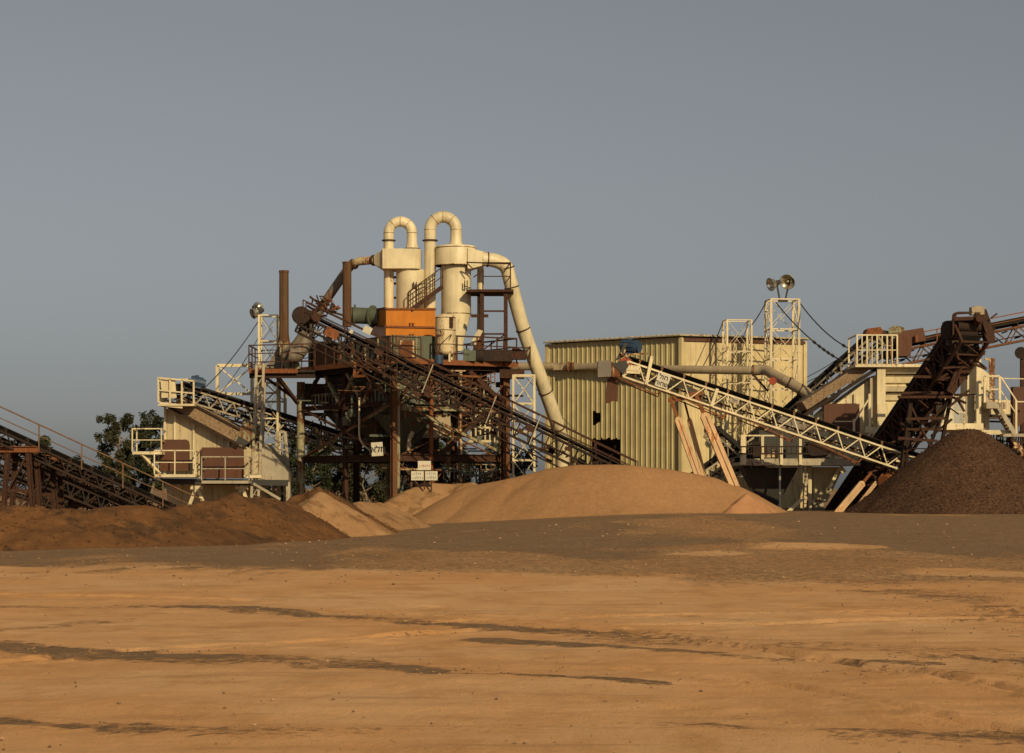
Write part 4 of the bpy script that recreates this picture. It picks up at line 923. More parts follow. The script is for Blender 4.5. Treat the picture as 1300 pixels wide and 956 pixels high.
# small tank
t = thing('vertical_tank', 'small rust stained cream tank on legs in front of the tall cyclone', 'tank', P(565, 462, 97.2)); cx = P(565.5, 0, 97.2).x; zq = lambda y: P(0, y, 97.2).z
m = MB(); m.lathe(V((cx, 97.2, 0)), [(zq(452), .22), (zq(449), .42), (zq(446), .48), (zq(403), .48), (zq(400.5), .40), (zq(398.5), .18)], 32); m.build('shell', 'cream_spots', t)
m = MB()
for y in (404, 420, 438): m.lathe(V((cx, 97.2, zq(y))), [(0, .492), (.03, .492)], 32)
m.build('hoop', 'rust', t)
for k in range(4): a_ = .6+k*math.pi/2; MB().beam(V((cx+.36*math.cos(a_), 97.2+.36*math.sin(a_), zt)), V((cx+.36*math.cos(a_), 97.2+.36*math.sin(a_), zq(444))), .09).build('leg', 'cream', t)
m = MB(); m.pipe(fillet([V((cx+.2, 96.68, zq(432))), V((cx+.35, 96.7, zq(424))), V((cx-.3, 96.7, zq(440))), V((cx-.1, 96.66, zq(452)))], .3), .02, 6); m.box(V((cx+.3, 96.75, zq(410))), .16, .12, .5); m.build('fittings', 'rust', t)
t = lone('storage_drum', MB().cyl(P(557, 462, 96.6), P(557, 451, 96.6), .22, n=20).cyl(P(557, 456, 96.6), P(557, 455, 96.6), .235, n=20).cyl(P(557, 460, 96.6), P(557, 459, 96.6), .235, n=20), 'blue', 'blue drum at the foot of the small cream tank', 'drum')
# stair up to cyclones
t = thing('access_stair', 'brown access stair climbing past the left cyclone', 'stair', P(523, 392, 99.2))
stair(P(521, 394, 98.6), P(562, 364, 98.9), .6, 'rust', t, 10); 
# right walkway tower
t = thing('platform_tower', 'rusty two post platform tower beside the curved cream duct', 'platform', P(627, 460, 99.5))
for px in (612, 642):
    for d in (98.8, 100.6): MB().beam(P(px, 462, d), P(px, 368, d), .19).build('post', 'rust', t)
m = MB(); A = P(592, 369, 98.6); m.box((A+P(652, 369, 98.6))/2+V((0, 1.1, 0)), (P(652, 0, 98.6).x-A.x), 2.3, .12); dk_ = m.build('deck', 'rust', t)
m = MB(); a_, b_, c_, d_ = P(613, 368, 98.6), P(648, 368, 98.6), P(648, 367, 100.8), P(600, 367, 100.8); railing(m, [a_, b_, c_], 1.3, 1.3, .03, 1); m.beam(P(592, 332+1, 98.6), P(648, 335, 98.6), .06); m.beam(P(592, 333, 98.6), P(600, 341, 98.6), .05); m.beam(P(601, 352, 98.5), P(614, 343, 98.5), .05); m.build('handrail', 'rust', dk_)
m = MB()
for y in (395, 424, 445): m.beam(P(612, y, 98.8), P(642, y, 98.8), .08)
m.beam(P(612, 445, 98.8), P(642, 424, 98.8), .06); m.beam(P(598, 401, 98.8), P(620, 401, 98.8), .14); m.build('cross_bar', 'rust', t)
# deck machinery right
t = thing('pump_unit', 'dark cluttered pump unit with rusty guards at the right end of the deck', 'pump', P(630, 462, 97.6))
m = MB(); m.box(P(629, 452, 98.2), 1.6, .8, .55); m.cyl(P(600, 452, 97.8), P(614, 452, 97.8), .32, n=18); m.build('housing', 'rust_dark', t)
m = MB(); m.box(P(596, 452, 97.6), .6, .5, .5); m.cyl(P(589, 448, 97.5), P(596, 448, 97.5), .2, n=14); m.build('gearbox', 'green', t)
m = MB(); m.box(P(655, 451, 99.6), .8, .8, .3); m.prism([P(642, 456, 98.6), P(652, 440, 98.6), P(668, 446, 98.6), P(668, 456, 98.6)], (0, .6, 0)); m.build('guard', 'rust', t)
motor(t, P(606, 438, 98.4), (0.2, -.1, 1), .15, .5, 'cream_rusty')
m = MB(); m.prism([P(597, 436, 98.2), P(607, 418, 98.2), P(613, 420, 98.2), P(604, 438, 98.2)], (0, .4, 0)); m.build('chute', 'cream', t)
t = thing('end_frame', 'rust red box girder at the right end of the deck over the cream lattice post', 'girder', P(650, 480, 98.8))
m = MB(); m.box(P(650, 475, 98.9), 1.2, .9, .42); m.build('girder', 'rust', t); m = MB(); railing(m, [P(640, 468, 98.4), P(673, 468, 98.4), P(673, 466, 100.4)], 1.0, 1.3, .03, 1); m.build('handrail', 'rust', t)
# chimneys and fan platform on the left
t = thing('chimney', 'tall brown chimney left of the plant, rising from a pale boot', 'chimney', P(361, 466, 103), 'brown chimneys')
cx = P(360.5, 0, 103).x; z3 = lambda y: P(0, y, 103).z
m = MB(); m.lathe(V((cx, 103, 0)), [(z3(434), .30), (z3(424), .245), (z3(345), .235), (z3(344), .235)], 8); m.lathe(V((cx, 103, 0)), [(z3(346), .255), (z3(343.5), .255)], 8); m.build('stack', 'chimney', t)
m = MB(); m.prism([P(355, 433.2, 102.75), P(367, 433.2, 102.75), P(376, 452, 102.75), P(381, 468, 102.75), P(362, 468, 102.75), P(355, 455, 102.75)], (0, .55, 0)); m.build('boot', 'green_pale', t)
t = thing('chimney', 'shorter brown chimney behind the rusty conveyor head', 'chimney', P(440.5, 405, 99.9), 'brown chimneys')
cx = P(440.5, 0, 99.9).x; m = MB(); m.lathe(V((cx, 99.9, 0)), [(P(0, 415, 99.9).z, .22), (P(0, 334, 99.9).z, .215), (P(0, 334, 99.9).z, .24), (P(0, 332.5, 99.9).z, .24)], 10); m.build('stack', 'chimney', t)
t = thing('exhaust_fan', 'grey green exhaust fan with a fat curved duct at the foot of the tall chimney', 'fan', P(368, 468, 103))
m = MB(); m.cyl(P(366, 452, 103.5), P(366, 452, 104.2), .62, n=32); m.build('housing', 'green_pale', t)
m = MB(); m.pipe(fillet([P(389, 408, 102.4), P(388, 436, 102.3), P(376, 452, 102.0), P(366, 450, 101.9)], .9), [.30]*8+[.36]*7+[.38] if False else .36, 24); m.build('inlet_duct', 'grey_duct', t)
m = MB(); m.frustum(P(349, 468, 103.8), .9, .9, P(358, 440, 103.8), .3, .5); m.build('cone', 'grey_duct', t)
t = thing('fan_platform', 'rusty railed platform on brackets under the tall brown chimney', 'platform', P(360, 480, 103))
A, B = P(316, 472, 101.6), P(400, 470, 101.6)
m = MB(); m.box((A+B)/2+V((0, 1.9, 0)), (B-A).length, 3.8, .12); m.build('deck', 'rust_dark', t)
m = MB(); m.box((A+P(378, 470, 101.6))/2-V((0, .03, .0)), (P(378, 0, 101.6)-A).x, .06, .22); m.build('fascia', 'rust_orange', t)
m = MB(); m.box((A+B)/2-V((0, -.25, .22)), (B-A).length, .16, .24); m.build('floor_beam', 'rust_dark', t)
m = MB(); railing(m, [A+V((0, 3.7, .06)), A+Z*.06, B+Z*.06], 1.25, 1.35, .028, 2); m.build('handrail', 'rust', t)
m = MB(); railing(m, [A+V((0, 3.7, .06)), B+V((0, 3.7, .06))], 1.25, 1.5, .022, 1); m.build('handrail', 'rust', t)
m = MB(); m.beam(P(352, 478, 101.8), P(378, 512, 103.6), .16); m.beam(P(330, 474, 104.6), P(382, 512, 104.6), .14); m.build('bracket', 'rust', t)

# =============================================================== MAIN RUSTY CONVEYOR
cv, q, L, u, s, n = conveyor('belt_conveyor', 'long dark rusty conveyor crossing the whole front of the plant down to the shed', P(808, 606, 93.5), P(386, 402, 93.5), 1.25, .78, .74, 'rust_dark', rails=(1, -1), railmat='rust', chord=.09, web=.05, verts=True, idl=.9, rail_h=.66, roller='rust_dark')
m = MB(); m.beam(q(0, .64, -.45), q(L, .64, -.45), .06); m.beam(q(0, .7, .2), q(L, .7, .2), .04, .05, n); m.beam(q(0, .72, -1.12), q(L*.95, .72, -1.12), .05); m.beam(q(0, -.6, -1.12), q(L*.95, -.6, -1.12), .05); m.build('skirt_rail', 'rust_dark', cv)
hd = MB(); c = P(384, 402, 93.5); hd.cyl(c-s*.62, c+s*.62, .42, n=28); hd.build('drum', 'rust_dark', cv)
m = MB(); m.prism([c+s*.68+V((dx, 0, dz)) for dx, dz in ((-.42, .05), (-.30, .28), (.05, .36), (.5, .16), (.6, -.10), (.2, -.34), (-.2, -.36))], -s*.05); m.build('cheek_plate', 'rust_dark', cv)
m = MB(); m.prism([P(370, 401, 93.2), P(377, 395, 93.2), P(392, 412, 93.2), P(386, 420, 93.2)], (0, .9, 0)); m.build('scraper_hood', 'dark', cv)
motor(cv, P(400, 404, 92.9), (.2, -1, 0), .22, .45, 'rust')
m = MB(); m.box(q(L-1.55, .74, -.15), .62, .05, .42, u, s, n); m.build('guard_plate', 'rust_orange', cv)
m = MB(); m.box(P(466.5, 419, 92.8), .38, .08, .32, u, s, n); m.box(P(446, 421, 92.8), .16, .1, .16, u, s, n); m.build('terminal_box', 'white', cv)
r = random.Random(5)
for mt_, k_ in (('rust', 30), ('rust_orange', 12)):
    m = MB()
    for _ in range(k_):
        p = P(r.uniform(396, 426), r.uniform(383, 402), 93.4+r.uniform(-.6, .6)); d = V((r.uniform(-.6, .6), r.uniform(-.4, .4), r.uniform(-.4, .4))); m.pipe(fillet([p, p+d*.5+Z*r.uniform(-.1, .2), p+d], .2, 3), r.choice((.025, .035, .05)), 6)
    m.each('bent_bar', mt_, cv)
m = MB(); r = random.Random(8)
for _ in range(90):
    k = r.uniform(1, L-2); w = r.choice((.66, .7, -.6)); p = q(k, w, r.uniform(-1.1, .1)); m.beam(p, p+u*r.uniform(-1.2, 1.2)+n*r.uniform(-.4, .4), r.choice((.03, .045, .06)))
    if r.random() < .3: m.box(p, r.uniform(.15, .5), .1, r.uniform(.1, .3), u, s, n)
m.each('bracket', 'rust', cv)
m = MB()
for k, hh in ((.30, 1.25), (.43, 1.05), (.62, 1.2)): p = q(L*k, .8, .1); m.beam(p-n*.9, p+n*hh*.4+u*.1, .045)
m.each('stay', 'cream_grey', cv)
m = MB(); r = random.Random(21)
for _ in range(26): p = q(L*r.uniform(.72, .97), r.uniform(-.1, .6), r.uniform(-.9, -.2)); m.box(p, r.uniform(.1, .3), .2, r.uniform(.05, .2), u, s, n)
m.each('clip', 'grey_duct', cv)
# cream lattice post
lattice_tower('lattice_post', 'cream lattice post with crossed bars standing under the right end of the deck', 'post', ground_at(P(665, 640, 97.5)), 1.0, .9, P(0, 477, 97.5).z, 5, 'cream', .10, .055)
MB_ = MB()

# =============================================================== SIGNS
def sign(label, px, py, D, w, h, X=V((1, 0, 0)), up=Z, lines=(), mat='white', post=None, strokes=None, group=None):
    c = P(px, py, D); X = V(X).normalized(); up = V(up); up = (up-X*up.dot(X)).normalized(); Y = up.cross(X); t = thing('sign_board', label, 'sign', c-up*h/2, group)
    if Y.y < 0: Y = -Y
    MB().box(c, w, .03, h, X, Y, up).build('board', mat, t)
    for txt, dz, sz, mt_ in lines: text_mesh(txt, sz, c+up*dz-Y*.022, X, up, mt_, t)
    if strokes:
        r = random.Random(strokes[2]); m = MB()
        for row in range(strokes[0]):
            x = -w*.38; zz_ = h*(.22-.42*row) if strokes[0] > 1 else -h*.05
            while x < w*.36:
                k = r.uniform(.03, .07); hh = h*r.uniform(.16, .24)
                m.box(c+X*(x+k/2)+up*(zz_)-Y*.02, .018, .012, hh, X, Y, up); m.box(c+X*(x+k/2)+up*(zz_+hh/2*r.choice((1, -1, .2)))-Y*.02, k, .010, .02, X, Y, up); x += k+r.uniform(.02, .05)
        m.build('faded_writing', strokes[1], t)
    if post: MB().beam(c-up*h/2+Y*.05-Z*post, c+up*h/2+Y*.05, .06).build('post', 'rust', t)
    return t
sign('small white board with dark lettering hung left of the tall front column', 478.8, 570.2, 95.4, .54, .64, (.97, -.10, .06), Z, (('ןאלמ', -.02, .40, 'ink'),))
sign('upper white board with faded red writing, above the pair of pale boards', 538.8, 591, 94.5, .60, .42, (1, 0, 0), Z, (), 'white', .9, (1, 'ink_red', 3))
sign('left one of the two pale boards with faded blue writing', 530, 604, 94.5, .58, .42, (1, 0, 0), Z, (), 'white', None, (2, 'ink_blue', 4))
sign('right one of the two pale boards with faded blue writing', 547.6, 604, 94.5, .57, .42, (1, 0, 0), Z, (), 'white', .5, (2, 'ink_blue', 5))
# =============================================================== CORRUGATED SHED
def shed():
    K = P(865, 620, 108); K.z = 0; lw = V((-.766, .643, 0)); rw = V((.966, .259, 0)); LL, LR = 9.09, 7.0
    zK, zL, zR = P(0, 428, 108).z, P(0, 437, 113.8).z, P(0, 433, 109.8).z
    t = thing('corrugated_shed', 'big yellowish corrugated metal shed with a ragged hole low in its ribbed side', 'shed', V((K.x, K.y, gz(K.x, K.y))))
    gb = gz(K.x, K.y)-.3
    def wall(A, d, L, z1a, z1b, pitch, dep, nrm, mat, holes, nm):
        m = MB(); x = 0; prof = []
        while x < L: prof += [(x, 0), (x+pitch*.62, 0), (x+pitch*.70, dep), (x+pitch*.84, dep), (x+pitch*.90, 0)]; x += pitch
        prof = [p for p in prof if p[0] <= L]+[(L, 0)]
        for (xa, ha), (xb, hb) in zip(prof[:-1], prof[1:]):
            za, zb = z1a+(z1b-z1a)*xa/L, z1a+(z1b-z1a)*xb/L; xm = (xa+xb)/2
            cuts = sorted([(h[2]+h[4]*math.sin(xm*9+h[2]*3), h[3]+h[4]*math.sin(xm*13+2)*.8) for h in holes if h[0] < xm < h[1]]); segs = []; z = gb
            for a, b in cuts: segs.append((z, a)); z = b
            segs.append((z, None))
            for a, b in segs:
                b0, b1 = (za, zb) if b is None else (b, b)
                m.add([A+d*xa+nrm*ha+Z*a, A+d*xb+nrm*hb+Z*a, A+d*xb+nrm*hb+Z*b1, A+d*xa+nrm*ha+Z*b0], [(0, 1, 2, 3)])
        return m.build(nm, mat, t, smooth=False)
    nl = V((-.643, -.766, 0)); nr = V((.259, -.966, 0))
    def sl(px):                                             # distance along the left wall for a pixel column
        k = (px-HX)/F; return (K.x-k*K.y)/(.766+k*.643)
    def zl(px, py): s_ = sl(px); return CZ+(HY-py)*(K.y+.643*s_)/F
    holes = [(sl(762), sl(753), zl(757, 538), zl(757, 523), .08), (sl(788), sl(752), gb-1, zl(770, 557), .07)]
    wall(K, lw, LL, zK, zL, .335, .045, nl, 'shed', holes, 'wall'); wall(K, rw, LR, zK, zR, .30, .014, nr, 'shed_sunlit', [], 'wall')
    m = MB(); m.beam(K+Z*gb+nl*.05+nr*.05, K+Z*zK+nl*.05+nr*.05, .20, .20, lw); m.beam(K+lw*LL+Z*gb, K+lw*LL+Z*zL, .2, .2, lw); m.beam(K+rw*LR+Z*gb, K+rw*LR+Z*zR, .2, .2, rw); m.each('corner_trim', 'shed_sunlit', t)
    # far walls
    Bk = K+lw*LL+rw*LR+V((2, 7, 0))
    m = MB(); m.add([K+lw*LL+Z*gb, Bk+Z*gb, Bk+Z*zR, K+lw*LL+Z*zL], [(0, 1, 2, 3)]); m.add([K+rw*LR+Z*gb, Bk+Z*gb, Bk+Z*zR, K+rw*LR+Z*zR], [(0, 1, 2, 3)]); m.build('wall', 'shed', t, smooth=False)
    o = .32; m = MB(); c = [K+nl*.22+nr*.22+Z*(zK+.05), K+lw*(LL+.1)+nl*.28+Z*(zL+.05), Bk+rw*o+Z*(zR+.08), K+rw*(LR+.3)+nr*.22+Z*(zR+.08)]
    m.prism(c, (0, 0, .06))
    for k in range(27): a = c[0].lerp(c[1], (k+.5)/27)+Z*.085; b = c[3].lerp(c[2], (k+.5)/27)+Z*.085; m.beam(a, b, .06, .05)
    m.build('roof', 'cream_grey', t)
    m = MB(); m.beam(K+nr*.06+Z*(zK-.12), K+rw*LR+nr*.06+Z*(zR-.10), .1, .16); m.build('fascia', 'brown', t)
    r = random.Random(9); m = MB()
    for _ in range(60):
        s0 = r.uniform(sl(788), sl(738)); p = K+lw*s0-nl*r.uniform(.3, 2.5)+Z*r.uniform(gb+.5, zl(770, 560)); m.beam(p, p+V((r.uniform(-1, 1), r.uniform(-.6, .6), r.uniform(-.8, .8))), r.choice((.05, .08, .12)))
    m.each('debris_beam', 'rust_dark', t)
shed()
# rusty scrap beside the shed foot, and horizontal main pipe
t = thing('main_pipe', 'level tan pipe running past the corrugated shed to a red capped elbow', 'pipe', P(655, 470, 101))
p0 = [P(630, 465, 100.5), P(700, 465.3, 113.3), P(760, 465.5, 111.1), P(852, 469, 107.7), P(878, 469.3, 106.6), P(962, 470.5, 105.2)]
MB().pipe(p0, .215, 24).build('tube', 'duct_tan', t)
m = MB()
for px, py, d in ((726, 465.3, 112.35), (955, 470.4, 105.3)): m.cyl(P(px, py, d), P(px+2.5, py, d), .29, n=24)
m.cyl(P(724, 465.3, 112.42), P(723, 465.3, 112.46), .29, n=24); m.each('flange', 'cream_rusty', t)
MB().pipe(fillet([P(957, 470.4, 105.3), P(972, 469, 105.0), P(985, 478, 104.0), P(1000, 485, 103), P(1058, 518, 101)], .5), .27, 24).build('elbow_pipe', 'duct_tan', t)
MB().cyl(P(981, 484, 103), P(981, 483.5, 102.6), .19, n=20).cyl(P(981, 484, 103.2), P(981, 484, 103), .14, n=20).build('end_cap', 'red', t)
m = MB(); m.beam(P(957, 476, 105), P(975, 497, 105), .09)
for px, py, d in ((1000, 485.5, 102.9), (1015, 494, 102.4)): m.cyl(P(px, py, d), P(px+1.5, py+.8, d), .31, n=20)
m.build('bracket', 'rust', t)

# =============================================================== CREAM CONVEYOR OF BLACK SAND
cv, q, L, u, s, n = conveyor('belt_conveyor', 'cream truss conveyor with a lettered white board, its head over the long tan pile', P(1185, 590, 93), P(796, 459.5, 92.5), 1.0, .72, 1.07, 'cream', chord=.078, web=.048, idl=1.0, cat='conveyor', load=False, roller='cream_rusty')
m = MB()                                                                    # return idler brackets below
for k in range(3, int(L/1.07), 3): p = q(k*1.07, .45, -.72); m.beam(p, p-n*.3+u*.2, .05); m.beam(p-n*.3+u*.2, q(k*1.07+2.2, .45, -.80), .05); m.beam(q(k*1.07, -.45, -.72), q(k*1.07, -.45, -1.02), .05); m.beam(q(k*1.07, -.45, -1.02), q(k*1.07+2.6, -.45, -.85), .05)
m.build('return_bracket', 'rust_orange', cv)
m = MB()
for sd in (.56, -.56): m.beam(q(L-1.1, sd, -.74), q(L-.95, sd, .52), .14)
m.beam(q(L-.95, .56, .5), q(L-.95, -.56, .5), .12); m.beam(q(10.5, .56, -.74), q(10.5, .56, .1), .14); m.each('head_frame', 'cream', cv)
hz = P(793, 463, 92.5)
m = MB(); m.cyl(hz-s*.5, hz+s*.5, .30, n=24); m.build('head_drum', 'red', cv)
m = MB(); m.prism([P(777, 462, 91.95), P(792, 476, 91.95), P(798, 463, 91.95), P(794, 457, 91.95)], (0, 1.0, 0)); m.build('head_guard', 'dark', cv)
m = MB(); m.prism([P(795, 470, 91.9), P(811, 471, 91.9), P(812, 465, 91.9), P(799, 463, 91.9)], (0, .1, 0)); m.beam(P(795, 471, 92), P(813, 472, 92), .14, .2); m.build('bearing_bracket', 'cream', cv)
m = MB(); m.beam(P(786, 456, 92.2), P(794, 444, 92.2), .09); m.beam(P(794, 450, 92), P(822, 449, 92), .07); m.beam(P(786, 455, 92.9), P(800, 446, 92.9), .09); m.beam(P(788, 448, 92), P(797, 455, 92), .06); m.build('motor_mount', 'cream_rusty', cv)
motor(cv, P(800, 440, 92.5), (.8, -.5, -.1), .30, .75)
m = MB(); m.prism([P(781, 458, 92.1), P(786, 456, 92.1), P(797, 436, 92.1), P(793, 435, 92.1)], (0, .12, 0)); m.build('belt_guard', 'dark', cv)
ch = MB(); ch.prism([P(759, 458, 92), P(776, 457, 92), P(776, 478, 92), P(759, 479, 92)], (0, 1.0, 0)); ch = ch.build('chute', 'grey_duct', cv)
m = MB(); m.prism([P(776.3, 459, 91.98), P(787, 463, 91.98), P(787, 478, 91.98), P(776.3, 478, 91.98)], (0, 1.0, 0)); m.build('chute', 'cream_rusty', cv, 'rust streaked right half of the chute')
m = MB(); m.prism([P(771, 480, 92.4), P(785, 480, 92.4), P(784, 510, 92.5), P(778, 509, 92.5), P(773, 512, 92.5), P(768, 512, 92.6)], (0, .03, 0)); m.build('rubber_flap', 'brown', cv)
c = q(L-1.75, .60, -.33); X = u*-1
t = thing('sign_board', 'white board with black lettering fixed to the cream truss conveyor near its head', 'sign', c)
X = -u if u.x < 0 else u; nn = n if n.z > 0 else -n; Yd = nn.cross(X); Yd = Yd if Yd.y > 0 else -Yd
MB().box(c, .58, .03, .64, X, Yd, nn).build('board', 'white', t)
text_mesh('לוח', .30, c+nn*.13-Yd*.022, X, nn, 'ink', t); text_mesh('רוחש', .27, c-nn*.16-Yd*.022, X, nn, 'ink', t)
c = q(9.6, .60, -.17); t = thing('sign_board', 'tiny pale lettered plate under the top chord halfway along the cream conveyor', 'sign', c)
MB().box(c, .42, .03, .22, X, Yd, nn).build('board', 'cream_grey', t); text_mesh('לוח', .2, c-Yd*.022, X, nn, 'ink', t)
def boxleg(lb, a, b, D, w=.30, mat='timber_rust', dd=0):
    p, q_ = P(a[0], a[1], D), P(b[0], b[1], D+dd); q_ = q_+(q_-p)*.12; k = p.lerp(q_, .2); k2 = p.lerp(q_, .24)
    m = MB(); d = (q_-p).normalized(); sd = V((d.z, 0, -d.x)); Y = V((0, 1, 0))
    m.box((k2+q_)/2+sd*w*.27, (q_-k2).length, w*.4, w, d, sd, Y); m.box((k2+q_)/2-sd*w*.27, (q_-k2).length, w*.4, w, d, sd, Y); m.box((k2+q_)/2, (q_-k2).length-.05, w*.16, w*.7, d, sd, Y); lg = m.build('leg', mat, cv, lb)
    MB().beam(p, k, w*.4).build('neck', 'rust_orange', lg); m = MB(); m.frustum(k, w*.4, w*.4, k2, w, w, sd, Y); m.build('taper', mat, lg)
boxleg('left front orange stained leaning leg', (852, 508), (886, 603), 92.2, .34)
boxleg('thin orange stained leaning leg', (869, 510), (893, 600), 93.2, .22)
boxleg('right thick orange stained leaning leg', (883, 500), (928, 607), 92.2, .44)
boxleg('thick orange stained strut at the tail', (1106, 600), (1062, 652), 92.4, .32)
boxleg('thin orange stained strut at the tail', (1122, 600), (1084, 648), 93.0, .18)
boxleg('short orange stained strut at the tail', (1131, 598), (1112, 628), 93.0, .18)
m = MB(); m.beam(P(848, 508, 92.3), P(881, 505, 92.3), .16); m.beam(P(848, 508, 93.3), P(890, 504, 93.3), .14); m.beam(P(845, 492, 92.2), P(858, 507, 92.2), .10); m.beam(P(874, 502, 92.2), P(892, 498, 92.2), .2); m.beam(P(882, 500, 92.2), P(893, 524, 92.2), .14); m.beam(P(881, 505, 92.3), P(881, 505, 93.3), .1); m.build('saddle_frame', 'rust_orange', cv)
cvx = cv
t = thing('counterweight', 'orange rusty drum under the tail of the cream conveyor', 'counterweight', P(1128, 612, 93))
MB().cyl(P(1123, 612, 92.6), P(1131, 607, 93.2), .30, n=18).build('drum', 'rust_orange', t); r = random.Random(31); m = MB()
for _ in range(26): p = P(r.uniform(1108, 1150), r.uniform(578, 606), r.uniform(92.6, 94)); m.beam(p, p+V((r.uniform(-.6, .6), r.uniform(-.3, .3), r.uniform(-.5, .5))), r.choice((.05, .07)))
m.each('bracket', 'rust', t)
# grey lattice conveyor behind, dark machinery below pipe
conveyor('belt_conveyor', 'small grey lattice conveyor climbing behind the leaning legs', P(868, 615, 103), P(985, 535, 103.5), .9, .75, .95, 'cream_grey', chord=.08, web=.05)
conveyor('belt_conveyor', 'small grey lattice conveyor sloping down behind the right leaning leg', P(985, 615, 101), P(905, 545, 103), .8, .5, .9, 'cream_grey', chord=.06, web=.045)

# =============================================================== TOWERS WITH FLOODLIGHTS
lattice_tower('lattice_tower', 'shorter square cream lattice tower before the shed, left of the floodlight tower', 'tower', ground_at(P(936, 640, 107.4)), 1.30, 1.0, P(0, 407, 107.4).z, 6, 'cream', .09, .032, 'cream lattice towers', .12)
lattice_tower('lattice_tower', 'taller square cream lattice tower crowned by two big floodlights', 'tower', ground_at(P(993, 640, 106.8)), 1.48, 1.2, P(0, 381, 106.8).z, 7, 'cream', .12, .04, 'cream lattice towers', .12)
tp = P(993, 380, 106.8)
t = thing('lamp_bracket', 'dark steel mounting plate on top of the taller lattice tower', 'bracket', tp); m = MB(); m.beam(P(988, 382, 106.8), P(1000, 382, 106.8), .2, .12); m.build('plate', 'dark', t)
floodlight('left floodlight on the tall tower, its bowl seen edge on', P(979, 361, 106.6), (-.86, -.42, -.28), .34, P(990, 381, 106.8))
floodlight('right floodlight on the tall tower, its big golden bowl facing the yard', P(1000, 357.5, 106.6), (-.42, -.80, -.42), .40, P(997, 381, 106.8))
cable('cable from the taller lattice tower down to the shorter one', P(973, 382, 106.4), P(953, 414, 107), .1)
cable('cable from the shorter lattice tower down to the level pipe on its left', P(918, 408, 107), P(892, 466, 106.4), .12)
cable('long cable from the shorter tower slanting down across the shed', P(950, 412, 106.8), P(925, 465, 105.8), .12, .02)
cable('upper right cable from the floodlight tower to the right conveyor', P(1015, 384, 106.5), P(1086, 446, 100), .35, .032, 'guy cables', (.8, .92))
cable('lower right beaded cable from the floodlight tower to the right conveyor', P(985, 384, 106.3), P(1076, 462, 101), .35, .032, 'guy cables', (.55, .62, .68, .74, .8, .9))
cable('thin upper wire running up behind the right conveyor', P(1022, 480, 112), P(1100, 428, 108), .15, .02)
cable('thin lower wire running up behind the right conveyor', P(1022, 486, 112), P(1100, 438, 108), .15, .02)
cable('thin cable crossing the sky left of the shed', P(645, 450, 101), P(745, 560, 104), .2, .015)

